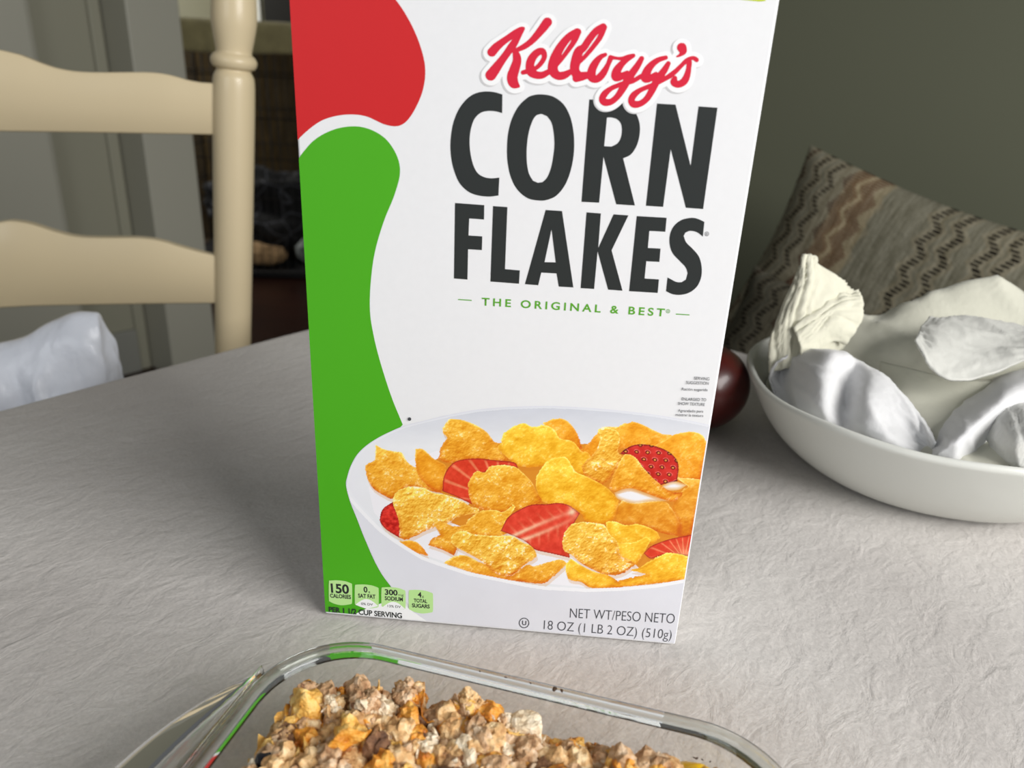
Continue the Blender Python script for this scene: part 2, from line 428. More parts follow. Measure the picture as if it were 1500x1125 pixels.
def strokes(name, m, layer, grow=0, off=(0,0), parent=bx):
    """the area inside the field as one flat mesh with clean edges (marching squares)"""
    D_ = _field(*off)-grow; ins = D_ < 0
    vs = []; fs = []; key = {}
    def node(i, j):
        k = (0, i, j)
        if k not in key: key[k] = len(vs); vs.append((_us[j], -LAY*layer, _ws[i]))
        return key[k]
    def cut(i, j, i2, j2):
        k = (1, min(i,i2), min(j,j2), i != i2)
        if k not in key:
            a_, b_ = D_[i, j], D_[i2, j2]; t = a_/(a_-b_)
            key[k] = len(vs); vs.append((_us[j]+(_us[j2]-_us[j])*t, -LAY*layer, _ws[i]+(_ws[i2]-_ws[i])*t))
        return key[k]
    cnt = ins[:-1, :-1].astype(int)+ins[1:, :-1]+ins[:-1, 1:]+ins[1:, 1:]
    for i in range(cnt.shape[0]):
        row = cnt[i]; j = 0; n = len(row); nz = np.nonzero(row)[0]
        full = None
        for j in nz:
            if row[j] == 4:
                fs.append((node(i,j), node(i,j+1), node(i+1,j+1), node(i+1,j))); continue
            cs = [(i,j),(i,j+1),(i+1,j+1),(i+1,j)]; poly = []
            for k in range(4):
                a_, b_ = cs[k], cs[(k+1) % 4]
                if ins[a_]: poly.append(node(*a_))
                if ins[a_] != ins[b_]: poly.append(cut(*a_, *b_))
            if len(poly) >= 3: fs.append(tuple(poly))
    return pydata(name, vs, fs, m, parent)
lg = strokes('brand_lettering', k_logo, 4)
strokes('lettering_outline', k_halo, 3, 6.6, (0.3,0.6), lg)
strokes('lettering_shade', k_shad, 2, 7.0, (-1.2,1.8), lg)

# small print with the built-in font
def text(name, s, p0, p1, cap, m, layer, parent=bx, bold=0.0, spacing=1.0, obl=0):
    """s runs from photo point p0 to p1 on the panel, letters 'cap' photo pixels tall"""
    cu = bpy.data.curves.new(name, 'FONT'); cu.body = s; cu.size = 1; cu.offset = bold; cu.space_character = spacing
    tmp = bpy.data.objects.new('tmp', cu); COL.objects.link(tmp)
    me = bpy.data.meshes.new_from_object(tmp); bpy.data.objects.remove(tmp)
    xs = [v.co.x for v in me.vertices]; x0, x1 = min(xs), max(xs)
    a = np.array(FP(*p0)); b = np.array(FP(*p1)); ex = (b-a)/(x1-x0)
    c0 = np.array(FP(p0[0], p0[1]-cap)); h = np.linalg.norm(c0-a)/0.73
    d = (b-a)/np.linalg.norm(b-a); ey = np.array([-d[1], d[0]])*h
    for v in me.vertices:
        q = a + ex*(v.co.x-x0) + ey*v.co.y
        v.co = Vector((clampu(q[0]), -LAY*layer, q[1]))
    me.materials.clear()
    return put(name, me, m, parent)
tg = text('tagline_lettering', 'THE ORIGINAL & BEST', (705.5,447.0), (973,463.3), 11.5, k_gtx, 1, bold=0.022, spacing=1.45)
def line(name, a, b, wd, m, layer, parent=bx):
    (x0,y0),(x1,y1) = a, b; d = math.hypot(x1-x0, y1-y0); nx, ny = -(y1-y0)/d*wd/2, (x1-x0)/d*wd/2
    return decal(name, [[(x0+nx,y0+ny),(x1+nx,y1+ny),(x1-nx,y1-ny),(x0-nx,y0-ny)]], m, layer, parent, smooth=False)
line('tagline_dash', (671,438.6), (691,440), 1.4, k_gtx, 1); line('tagline_dash', (990,460), (1010,461.2), 1.4, k_gtx, 1)
def ring(name, cx, cy, r, wd, m, layer, parent=bx):
    P = lambda q: [(cx+q*math.cos(t*math.pi/12), cy+q*math.sin(t*math.pi/12)) for t in range(24)]
    return decal(name, [P(r), P(r-wd)], m, layer, parent, smooth=False)
o1 = ring('registered_mark', 1035.3, 342.5, 3.2, 0.7, k_txt, 1); text('registered_letter', 'R', (1034,344.4), (1036.7,344.5), 3.6, k_txt, 1, o1)
o2 = ring('registered_mark', 978.5, 455.8, 3.0, 0.7, k_gtx, 1); text('registered_letter', 'R', (977.3,457.5), (979.9,457.7), 3.3, k_gtx, 1, o2)
decal('registered_mark', [[(600+2.6*math.cos(t), 613.5+2.6*math.sin(t)) for t in np.linspace(0, 2*math.pi, 14)[:-1]]], k_txt, 5, smooth=False)
wt = text('weight_lettering', 'NET WT/PESO NETO', (834.8,904.2), (987.5,912.8), 15, k_txt, 5, spacing=1.0, bold=-0.012)
text('weight_lettering', '18 OZ (1 LB 2 OZ) (510g)', (796.5,921.2), (983,935.6), 14.2, k_txt, 5, bold=-0.012)
o3 = ring('kosher_mark', 767.8, 912, 7.6, 1.2, k_txt, 5); text('kosher_letter', 'U', (764.8,914.8), (771,915.2), 6.6, k_txt, 5, o3, bold=0.02)
for s, p0, p1, cp in (('SERVING',(1016.4,555.6),(1038.8,556.9),4.6), ('SUGGESTION',(1004.6,561.9),(1037.6,563.4),4.6), ('Ración sugerida',(998.4,571.3),(1036.3,572.7),4.2),
                      ('ENLARGED TO',(998.2,586),(1034,587.4),4.5), ('SHOW TEXTURE',(992.7,592.6),(1032,594.3),4.5), ('Agrandado para',(993,602.8),(1030,604),4.2), ('mostrar la textura',(989.3,608.8),(1030,610.4),4.2)):
    text('serving_note', s, p0, p1, cp, k_txt, 5)

# printed photograph of the bowl: one coloured mesh
def region_colours():
    """colours (0-255 sRGB) of the printed picture on a regular grid in panel millimetres"""
    st = 0.00027
    u0, w0 = FP(500, 925); us = np.arange(FP(503, 700)[0], W-0.0006, st); ws = np.arange(0.0022, FP(800, 590)[1], st)
    UU, WW = np.meshgrid(us, ws)
    # panel coordinates -> measured coordinates of the tracing
    P = np.stack([UU, np.zeros_like(UU), WW], -1)-CAM_LOC
    d = P @ RC
    X = 750+F_PX*d[..., 0]/-d[..., 2]; Y = 562.5-F_PX*d[..., 1]/-d[..., 2]
    return us, ws, X, Y
def inside(poly, X, Y):
    r = np.zeros(X.shape, bool); n = len(poly); j = n-1
    for i in range(n):
        xi, yi = poly[i]; xj, yj = poly[j]
        if yi != yj:
            c = ((yi > Y) != (yj > Y)) & (X < (xj-xi)*(Y-yi)/(yj-yi)+xi); r ^= c
        j = i
    return r
def sdist(poly, X, Y):
    d = np.full(X.shape, 1e9); n = len(poly)
    for i in range(n):
        ax, ay = poly[i-1]; bx_, by = poly[i]; ex, ey = bx_-ax, by-ay
        t = np.clip(((X-ax)*ex+(Y-ay)*ey)/(ex*ex+ey*ey+1e-9), 0, 1)
        d = np.minimum(d, np.hypot(X-ax-t*ex, Y-ay-t*ey))
    return d
c3 = crop(500,590,5.625); c4 = crop(640,590,5.114); c5 = crop(840,600,5.357); c6 = crop(620,720,6.618); c7 = crop(800,720,6.522); c8 = crop(500,580,4.018)
RIM_TOP = [(507,711),(509,697),(514,682),(523,666),(536,653),(553,641.6),(572,632),(594,623),(622.7,615.8),(660,607),(700,599.8),(745,596),(800,594.5),(850,596.5),(905,601),(960,607.5),(1010,616),(1060,627)]
RIM_BOT = [(1050,839),(1004,848),(961,855.7),(912,860),(861,861.9),(800,858.8),(771,854.5),(726,845.4),(688,837.9),(650,825.8),(620,815),(600,803),(578,789),(558,774),(541,757),(526,741),(514,727)]
BODY = RIM_TOP+[(1060,950),(624,911),(600,888),(572,858),(553,830),(534.7,790),(523,760),(513,735)]
FL = [ # (outline, kind, seed)
 (c4([(105,120),(200,130),(310,175),(385,230),(430,290),(490,310),(520,380),(540,430),(380,440),(250,420),(100,450),(10,420),(30,330),(75,265),(45,220),(60,160)]),'f'),
 (c4([(790,150),(880,118),(960,125),(1020,180),(1060,250),(1090,350),(1040,330),(930,290),(850,220)]),'o'),
 (c5([(65,310),(130,250),(180,190),(240,135),(330,135),(400,110),(470,95),(540,115),(620,155),(700,190),(790,200),(820,330),(700,330),(380,300),(300,420),(120,430),(0,400),(-40,300)]),'o'),
 (c5([(780,200),(850,180),(940,172),(1010,200),(1045,260),(1040,330),(1010,450),(1000,560),(820,540),(700,400),(640,280)]),'o'),
 (c4([(480,295),(500,235),(560,185),(650,150),(715,180),(800,165),(880,200),(920,265),(1020,290),(1080,360),(1140,380),(1200,520),(1125,560),(900,480),(640,480),(540,420),(460,340)]),'y'),
 (c5([(800,530),(1000,545),(985,640),(960,780),(940,900),(920,980),(820,1000),(830,900),(770,760),(850,640),(900,600)]),'d'),
 (c5([(360,345),(420,300),(480,275),(560,270),(660,290),(750,330),(810,390),(825,460),(815,560),(720,580),(660,585),(560,480),(450,370)]),'seed'),
 (c5([(190,160),(240,135),(300,150),(350,175),(365,240),(350,330),(390,370),(300,520),(230,590),(100,520),(60,440),(90,410),(170,330),(210,230)]),'p'),
 (c5([(340,760),(390,705),(450,730),(600,720),(720,720),(780,790),(830,880),(835,990),(700,970),(560,920),(350,890),(300,840)]),'d'),
 (c5([(320,650),(430,610),(560,650),(750,715),(600,722),(480,738),(350,700)]),'milk'),
 (c5([(690,600),(780,560),(890,590),(820,630),(720,628)]),'milk'),
 (c5([(380,380),(430,350),(490,380),(560,470),(640,550),(760,640),(860,650),(820,700),(770,720),(640,680),(540,640),(440,615),(320,635),(285,590)]),'f'),
 ([(785.7,699.5),(789.6,691),(797,681),(808,672),(827.7,669),(837.5,682),(843.7,691),(862,699),(883,710),(894,719),(905,732.5),(902.5,749),(898,760),(880,768),(858,763),(851,752),(831.6,740),(806,738),(790.6,730.8),(786,715)],'y'),
 (c3([(285,345),(350,380),(440,400),(500,410),(540,480),(600,525),(700,560),(760,640),(830,740),(700,720),(550,690),(440,790),(330,750),(250,690),(210,600),(205,510),(270,480),(280,420)]),'f'),
 (c3([(610,375),(680,385),(750,450),(800,480),(860,520),(850,640),(825,740),(720,690),(620,560)]),'o'),
 (c4([(40,660),(50,560),(90,480),(160,430),(300,415),(450,430),(580,445),(610,490),(500,470),(400,500),(290,560),(245,650),(265,760),(150,705)]),'cut'),
 (c4([(235,640),(250,570),(295,510),(360,520),(400,475),(500,465),(590,480),(650,530),(710,590),(740,650),(795,745),(720,770),(640,815),(560,790),(500,820),(350,800),(260,750)]),'f'),
 (c3([(320,940),(345,870),(425,815),(440,860),(480,960),(485,1115),(380,1050),(325,990)]),'straw'),
 (c3([(430,780),(470,720),(560,690),(680,700),(760,740),(870,760),(1000,810),(1060,850),(1135,870),(1135,905),(960,940),(880,985),(700,1050),(550,1125),(480,1110),(470,960),(430,840)]),'p'),
 (c8([(340,855),(420,850),(470,880),(515,940),(440,920)]),'o'),
 (c6([(105,310),(170,280),(280,330),(400,320),(450,260),(560,190),(680,175),(780,195),(870,125),(890,150),(840,250),(830,330),(760,440),(600,430),(480,420),(380,440),(300,620),(180,560),(45,515),(90,450),(170,420)]),'f'),
 (c6([(750,380),(820,250),(920,180),(1050,125),(1200,120),(1300,108),(1400,125),(1470,170),(1520,210),(1450,330),(1400,450),(1420,640),(1250,600),(1080,560),(1000,490),(880,430)]),'heart'),
 (c6([(195,690),(320,620),(420,620),(540,680),(660,720),(770,780),(850,810),(1000,710),(1080,720),(1250,670),(1350,660),(1400,700),(1250,830),(1150,890),(900,865),(700,835),(450,775)]),'f'),
 (c6([(270,470),(310,400),(400,380),(480,410),(560,420),(700,430),(860,430),(960,490),(1050,530),(1100,610),(1080,650),(990,700),(900,780),(800,820),(700,790),(560,670),(420,590),(310,530)]),'p'),
 (c7([(570,290),(640,280),(760,320),(880,310),(1040,370),(1090,440),(1000,500),(800,520),(650,500),(590,400)]),'y'),
 (c7([(930,590),(1000,520),(1150,460),(1280,430),(1390,410),(1420,420),(1400,620),(1250,600),(1100,610),(1000,640)]),'cut'),
 (c7([(680,490),(850,480),(950,430),(1000,460),(960,540),(900,640),(860,700),(720,650)]),'y'),
 (c7([(160,430),(200,360),(250,310),(350,290),(470,300),(560,320),(600,400),(680,480),(700,600),(800,650),(850,700),(700,790),(560,790),(440,740),(330,680),(240,600),(170,560)]),'p'),
 (c7([(190,700),(240,640),(330,700),(450,760),(600,800),(690,860),(740,910),(600,920),(420,915),(330,860),(210,830)]),'y'),
 (c7([(800,750),(900,720),(1000,660),(1130,590),(1250,590),(1400,635),(1380,835),(1150,865),(1000,880),(730,905),(690,850),(860,810),(970,790)]),'y'),
]
def paint():
    us, ws, X, Y = region_colours()
    C = np.zeros(X.shape+(3,))
    body = inside(BODY, X, Y)
    # bowl outside: porcelain lavender white
    t = np.clip((Y-740)/170, 0, 1)
    C[:] = np.array([219,220,230]); C += (t[..., None]*np.array([4,4,2]))
    n = vnoise(X/40, Y/40, 3)-0.5; C += n[..., None]*6
    wall_l = np.clip((600-X)/90, 0, 1)*np.clip((Y-640)/60, 0, 1)*0.4; C += wall_l[..., None]*np.array([14,14,10])
    innr = inside(RIM_TOP+RIM_BOT, X, Y)
    dr = sdist(RIM_TOP+RIM_BOT, X, Y)
    band = (~innr) & (dr < 5); C[band] = C[band]*0.3+np.array([250,250,253])*0.7
    inc = np.zeros_like(C); g = np.clip((Y-595)/60, 0, 1)
    inc[:] = np.array([206,210,221]); inc += g[..., None]*np.array([26,24,18])
    inc += (vnoise(X/30, Y/12, 5)-0.5)[..., None]*8
    lf = np.clip((560-X)/50, 0, 1); inc = inc*(1-lf[..., None])+np.array([232,233,240])*lf[..., None]
    C[innr] = inc[innr]
    topband = innr & (dr < 3.2) & (Y < 760); C[topband] = C[topband]*0.4+np.array([236,238,244])*0.6
    # milk pool, then the flakes' warm undertone
    milk = inside([(560,690),(640,660),(760,672),(900,700),(1040,690),(1050,839),(961,854),(860,860),(771,852),(688,835),(620,812),(575,782),(548,750),(540,715)], X, Y)
    C[milk & innr] = np.array([240,239,245])
    under = inside(smooth_poly([(600,700),(650,668),(760,645),(860,650),(960,640),(1036,650),(1020,760),(1005,842),(950,845),(900,800),(860,790),(790,770),(720,785),(660,765),(690,735),(640,720)]), X, Y)
    C[under & innr] = np.array([222,142,38])
    for k, (P, kind) in enumerate(FL):
        S = smooth_poly(P, 70, 4)
        x0, x1 = min(p[0] for p in S)-12, max(p[0] for p in S)+12; y0, y1 = min(p[1] for p in S)-12, max(p[1] for p in S)+14
        rows = np.where((Y.max(1) > y0) & (Y.min(1) < y1))[0]; cols = np.where((X.max(0) > x0) & (X.min(0) < x1))[0]
        if not len(rows) or not len(cols): continue
        sl = (slice(rows[0], rows[-1]+1), slice(cols[0], cols[-1]+1))
        x = X[sl]; y = Y[sl]; cc = C[sl]; ir = innr[sl] | ((y < 700) & body[sl])
        jag = (vnoise(x/3.2, y/3.2, 100+k, 3)-0.5)*3.0 if kind in ('f','p','y','o','d') else 0*x
        ins = inside(S, x+jag, y+jag*0.7)
        d = sdist(S, x, y)
        m = ins & ir
        cx = (x0+x1)/2; cy = (y0+y1)/2; ww = (x1-x0); hh = (y1-y0)
        # print of the shade each flake throws on what lies under it
        sh = (~inside(S, x-1, y-4)) ; 
        under_ = inside(S, x-1.5, y-5) & (~ins) & ir
        cc[under_] = cc[under_]*0.80+np.array([205,110,20])*0.20 if kind != 'milk' else cc[under_]
        if kind in ('f','p','y','o','d'):
            base = {'f':(236,166,46),'p':(240,182,66),'y':(243,184,44),'o':(236,156,34),'d':(225,146,36)}[kind]
            h1 = vnoise(x/16, y/13, 200+k, 4, 0.6); h2 = vnoise(x/5.2, y/4.6, 300+k, 3, 0.6)
            hh_ = h1*0.9+h2*0.42
            gy, gx = np.gradient(hh_)
            light = (-gy*1.0*(1)+gx*0.5)   # rows run upwards on the panel
            light = light/(light.std()+1e-6)
            bumpy = {'f':1.0,'p':1.6,'y':0.6,'o':0.55,'d':0.45}[kind]
            pebb = np.clip((vnoise(x/2.6, y/2.6, 400+k, 2)-0.58)*5, 0, 1)*np.clip((h1-0.42)*6, 0, 1)*bumpy
            v = light*9.5*bumpy + (h1-0.5)*80
            grad = (cy-y)/hh
            col = np.array(base)[None, None]+np.array([8,8,2])+v[..., None]*np.array([0.55,1.0,1.1]) + grad[..., None]*np.array([22,46,34])
            edge = np.clip(1-d/2.6, 0, 1)
            topside = np.clip((cy-y)/(hh*0.5)+0.5, 0, 1)
            col += (edge*topside)[..., None]*np.array([14,42,60])
            col -= (np.clip(1-d/6, 0, 1)*(1-topside))[..., None]*np.array([16,44,24])
            col += (pebb*0.8)[..., None]*np.array([16,46,100])
            col[..., 0] = np.clip(col[..., 0], 196, 255); col[..., 1] = np.clip(col[..., 1], 96, 246); col[..., 2] = np.clip(col[..., 2], 14, 205)
            cc[m] = col[m]
        elif kind == 'milk':
            e = np.clip(d/6, 0, 1)[..., None]
            cc[m] = (cc*(1-e)*0.6+(np.array([242,241,246])*e+np.array([236,226,205])*(1-e)*0.4))[m]
            cc[m] = np.clip(cc[m], 0, 250)
        else:
            if kind == 'seed':
                col = np.zeros(x.shape+(3,)); col[:] = (206,44,36)
                n1 = vnoise(x/10, y/10, 40, 3); col += ((n1-0.5)*50)[..., None]*np.array([1,1,1])
                # seeds on a slanted lattice, each in a dark pit with a pale lip
                a = (x*0.88+y*0.48)/14.5; b = (-x*0.40+y*0.92)/11.5; b2 = b+0.5*(np.floor(a) % 2)
                fa = a-np.floor(a)-0.5; fb = b2-np.floor(b2)-0.5; q = np.hypot(fa, fb)
                col[(q < 0.24)] = (120,18,14); col[(q < 0.11)] = (226,150,70)
                lip = (q > 0.26) & (q < 0.34) & (fb < 0); col[lip] = col[lip]*0.4+np.array([250,150,140])*0.6
                col[d < 2] = col[d < 2]*0.75
            else:
                ang = 0.5 if kind == 'heart' else 0.9
                if kind == 'heart':
                    # cut face: pale veins fanning from a pale core
                    X0, Y0, X1, Y1 = 745, 793, 845, 752
                    tt = ((x-X0)*(X1-X0)+(y-Y0)*(Y1-Y0))/((X1-X0)**2+(Y1-Y0)**2)
                    pp = ((x-X0)*(Y1-Y0)-(y-Y0)*(X1-X0))/math.hypot(X1-X0, Y1-Y0)
                    col = np.zeros(x.shape+(3,)); col[:] = (226,66,44)
                    core = np.exp(-((np.abs(pp)-4.5-2*np.sin(tt*3))/3.2)**2)*np.clip(1.2-tt, 0, 1)
                    vein = np.clip(np.sin(tt*46+np.abs(pp)*0.16)-0.35, 0, 1)*np.clip((np.abs(pp)-6)/6, 0, 1)*np.clip(1-np.abs(pp)/26, 0, 1)
                    col += core[..., None]*np.array([24,130,116])+vein[..., None]*np.array([20,100,80])
                    low = np.clip((y-(800-(x-760)*0.12))/9, 0, 1); col = col*(1-0.35*low[..., None])+np.array([205,48,36])*0.35*low[..., None]
                    col += (np.exp(-((x-838)**2+(y-750)**2)/40))[..., None]*np.array([20,120,110])
                elif kind == 'cut':
                    col = np.zeros(x.shape+(3,)); col[:] = (222,62,36)
                    X0, Y0 = (x1-ww*0.28, y1-hh*0.2)
                    th = np.arctan2(y-Y0, x-X0); r_ = np.hypot(x-X0, y-Y0)
                    vein = np.clip(np.sin(th*22)-0.62, 0, 1)*2*np.clip(d/4, 0, 1)
                    col += vein[..., None]*np.array([26,110,86])*0.8
                    col += np.exp(-(r_/18)**2)[..., None]*np.array([26,100,80])
                else:
                    col = np.zeros(x.shape+(3,)); col[:] = (206,40,30)
                    n1 = vnoise(x/5, y/3.4, 41, 3); col += ((n1-0.5)*110)[..., None]*np.array([1,0.7,0.6])
                col += ((vnoise(x/6, y/6, 500+k, 3)-0.5)*34)[..., None]
                col[d < 1.7] = col[d < 1.7]*0.82
            cc[m] = np.clip(col, 0, 255)[m]
        C[sl] = cc
    return us, ws, C, body
us, ws, C, body = paint()
nx_, nz_ = len(us), len(ws)
UU, WW = np.meshgrid(us, ws)
idx = -np.ones(body.shape, int)
cell = body[:-1, :-1] & body[1:, :-1] & body[:-1, 1:] & body[1:, 1:]
use = np.zeros_like(body); use[:-1, :-1] |= cell; use[1:, :-1] |= cell; use[:-1, 1:] |= cell; use[1:, 1:] |= cell
idx[use] = np.arange(use.sum())
vv = np.stack([UU[use], np.full(use.sum(), -LAY*3), WW[use]], -1)
ii, jj = np.where(cell)
quads = np.stack([idx[ii, jj], idx[ii, jj+1], idx[ii+1, jj+1], idx[ii+1, jj]], -1)
me = bpy.data.meshes.new('bowl_picture')
me.vertices.add(len(vv)); me.vertices.foreach_set('co', vv.ravel())
me.loops.add(quads.size); me.loops.foreach_set('vertex_index', quads.ravel())
me.polygons.add(len(quads)); me.polygons.foreach_set('loop_start', np.arange(0, quads.size, 4)); me.polygons.foreach_set('loop_total', np.full(len(quads), 4))
me.update(calc_edges=True)
ca = me.color_attributes.new('print', 'FLOAT_COLOR', 'POINT')
cl = np.ones((len(vv), 4)); cl[:, :3] = s2l_arr(C[use]); ca.data.foreach_set('color', cl.ravel())
put('bowl_picture', me, mat('printed_picture', (1,1,1,1), 0.5, 0.35, attr='print'), bx)
decal('bowl_backing', [smooth_poly(BODY, 40)], k_lav, 2, smooth=False)
decal('white_wedge', [[(519,904.3),(533,893),(550,886),(572,879),(590,884),(606,896),(625,912),(570,908)]], k_halo, 4, smooth=False)

# nutrition badges
NB = crop(460, 830, 7.5)
def badge(x0, y0, x1, y1, m=k_badge, layer=4.3):
    """rounded plate in crop units with the panel's slight slope"""
    k = 0.07; f = lambda x, y: (x, y+(x-x0)*k)
    P = [f(x0,y0+28),f(x0+15,y0+8),f(x0+(x1-x0)*0.35,y0),f(x0+(x1-x0)*0.7,y0+4),f(x1-12,y0+22),f(x1,y0+45),f(x1,y1-45),f(x1-14,y1-18),f(x0+(x1-x0)*0.6,y1),f(x0+(x1-x0)*0.3,y1-6),f(x0+12,y1-30),f(x0,y1-55)]
    return decal('nutrition_badge', [NB(P)], m, layer, smooth=True)
b1 = badge(165,140,420,410); b2 = badge(450,185,712,445); b3 = badge(742,215,1006,465); b4 = badge(1042,245,1308,500)
def arc(parent, x0, x1, yb, h):
    P = [(x0,yb)]+[(x0+(x1-x0)*t, yb-h*math.sin(math.pi*t)+14*t) for t in np.linspace(0.06,0.94,9)]+[(x1,yb+14),((x0+x1)/2, yb+46)]
    decal('badge_arc', [NB(P)], k_halo, 4.6, parent, smooth=False)
arc(b2, 456, 706, 415, 70); arc(b3, 750, 1000, 445, 70)
def nbt(parent, s, x0, x1, y, cap, bold=0.03):
    a, b = NB([(x0,y),(x1,y+(x1-x0)*0.075)]); text('badge_lettering', s, a, b, cap/7.5, k_blk, 5, parent, bold=bold)
nbt(b1,'150',190,388,278,100,.03); nbt(b1,'CALORIES',180,408,334,44)
nbt(b2,'0',548,590,276,62); nbt(b2,'g',600,618,280,22,0); nbt(b2,'SAT FAT',487,678,334,44); nbt(b2,'0% DV',520,650,415,26,.01)
nbt(b3,'300',780,920,302,60); nbt(b3,'mg',928,985,316,26,0); nbt(b3,'SODIUM',780,978,362,44); nbt(b3,'13% DV',810,955,440,26,.01)
nbt(b4,'4',1142,1182,330,58); nbt(b4,'g',1188,1208,332,26,0); nbt(b4,'TOTAL',1098,1245,385,40); nbt(b4,'SUGARS',1078,1272,440,42)
a, b = NB([(165,492),(968,562)]); text('serving_lettering', 'PER 1 1/2 CUP SERVING', a, b, 7.6, k_blk, 5, bold=0.03)

# ------------------------------------------------------------------ glass baking dish
DANG = math.radians(-10.8)
e1 = Vector((math.cos(DANG), math.sin(DANG), 0)); e2 = Vector((-math.sin(DANG), math.cos(DANG), 0))
RIMH = 0.050; DHX, DHY = 0.1075, 0.1075
cfl = at_z(436, 968, RIMH)          # far left corner region of the rim
far_mid = at_z(740, 990, RIMH)
left_pt = at_z(380, 1006, RIMH)
ys = far_mid.dot(e2); xs_ = left_pt.dot(e1)-0.001
DC = e1*(xs_+DHX) + e2*(ys-DHY-0.0015)
dish = empty('baking_dish', (DC.x, DC.y, 0), DANG)
tag(dish, 'clear glass baking dish with side handle filled with oat crumble', 'baking dish')
def rrect(hx, hy, r, n=10):
    P = []
    for sx, sy, a0 in ((1,1,0),(-1,1,90),(-1,-1,180),(1,-1,270)):
        for k in range(n+1):
            a = math.radians(a0+90*k/n); P.append((sx*(hx-r)+r*math.cos(a), sy*(hy-r)+r*math.sin(a)))
    return P
def handle_out(x, y, amt):
    """the rim swells into a tab at the left and right ends"""
    t = abs(y)/0.088
    if t < 1 and abs(x) > 0.06:
        k = (1-t**4)*amt; x += math.copysign(k, x)
    return x, y
m_glass = bpy.data.materials.new('clear_glass'); m_glass.use_nodes = True
nt = m_glass.node_tree; N = nt.nodes; L = nt.links; N.remove(N['Principled BSDF'])
tr = N.new('ShaderNodeBsdfTransparent'); tr.inputs['Color'].default_value = (0.975,0.978,0.972,1)
gl = N.new('ShaderNodeBsdfGlossy'); gl.inputs['Roughness'].default_value = 0.03; gl.inputs['Color'].default_value = (0.95,0.97,0.96,1)
geo = N.new('ShaderNodeNewGeometry'); dt = N.new('ShaderNodeVectorMath'); dt.operation = 'DOT_PRODUCT'
L.new(geo.outputs['Normal'], dt.inputs[0]); L.new(geo.outputs['Incoming'], dt.inputs[1])
def mth(op, a_, b_=None):
    n_ = N.new('ShaderNodeMath'); n_.operation = op
    for k_, v_ in enumerate([a_, b_]):
        if v_ is None: continue
        if isinstance(v_, (int, float)): n_.inputs[k_].default_value = v_
        else: L.new(v_, n_.inputs[k_])
    return n_.outputs[0]
sch = mth('ADD', mth('MULTIPLY', mth('POWER', mth('SUBTRACT', 1.0, mth('ABSOLUTE', dt.outputs['Value'])), 5.0), 0.96), 0.04)
class fr: outputs = [sch]
mx = N.new('ShaderNodeMixShader'); L.new(fr.outputs[0], mx.inputs[0]); L.new(tr.outputs[0], mx.inputs[1]); L.new(gl.outputs[0], mx.inputs[2])
L.new(mx.outputs[0], N['Material Output'].inputs['Surface'])
m_lip = bpy.data.materials.new('thick_clear_glass'); m_lip.use_nodes = True
b = m_lip.node_tree.nodes['Principled BSDF']; b.inputs['Base Color'].default_value = (0.93,0.96,0.94,1); b.inputs['Roughness'].default_value = 0.02
b.inputs['Transmission Weight'].default_value = 1.0; b.inputs['IOR'].default_value = 1.48
prof_out = [(-0.024, 0.0008, 0.020), (-0.016, 0.0006, 0.024), (-0.011, 0.004, 0.028), (-0.007, 0.018, 0.032), (-0.003, 0.034, 0.037), (0.0, 0.046, 0.039), (0.001, 0.0485, 0.040)]
prof_in = [(o-0.0042, max(z+0.0012, 0.0052), max(r-0.003, 0.01)) for o, z, r in reversed(prof_out)]
bm = bmesh.new(); rings = []
for o, z, r in prof_out+prof_in:
    rings.append([bm.verts.new((x, y, z)) for x, y in rrect(DHX+o, DHY+o, r, 12)])
for a, b_ in zip(rings, rings[1:]):
    for k in range(len(a)): bm.faces.new((a[k], a[(k+1) % len(a)], b_[(k+1) % len(a)], b_[k]))
bm.faces.new(rings[0][::-1]); bm.faces.new(rings[-1])
from_bm('dish_wall', bm, m_glass, dish, True)
# flanged lip that swells into the two handles
bm = bmesh.new(); sec = [(-0.0042,0.0475),(-0.001,0.0462),(0.0018,0.0466),(0.0032,0.0482),(0.0026,0.0500),(0.0,0.0506),(-0.003,0.0500)]
rings = []
for o, z in sec: rings.append([bm.verts.new((x, y, z)) for x, y in rrect(DHX+o, DHY+o, 0.040+o*0.5, 14)])
for a, b_ in zip(rings, rings[1:]+rings[:1]):
    for k in range(len(a)): bm.faces.new((a[k], a[(k+1) % len(a)], b_[(k+1) % len(a)], b_[k]))
from_bm('rim', bm, m_lip, dish, True)
for sg in (-1, 1):
    bm = bmesh.new(); nn = 28; rows = []
    for k in range(nn+1):
        y = -0.082+0.164*k/nn; t = abs(y)/0.082; out = 0.0255*(1-t**2.4)-0.0008
        row = []
        for q, zz in ((0.0, 0.0475), (0.5, 0.0455), (0.88, 0.0450), (1.0, 0.0462), (1.0, 0.0486), (0.88, 0.0492), (0.5, 0.0497), (0.0, 0.0512)):
            row.append(bm.verts.new((sg*(DHX+0.004+out*q), y, zz)))
        rows.append(row)
    for a, b_ in zip(rows, rows[1:]):
        for k in range(8): bm.faces.new((a[k], a[(k+1) % 8], b_[(k+1) % 8], b_[k]))
    bm.faces.new(rows[0]); bm.faces.new(rows[-1][::-1])
    bmesh.ops.recalc_face_normals(bm, faces=bm.faces)
    from_bm('handle', bm, m_lip, dish, True)
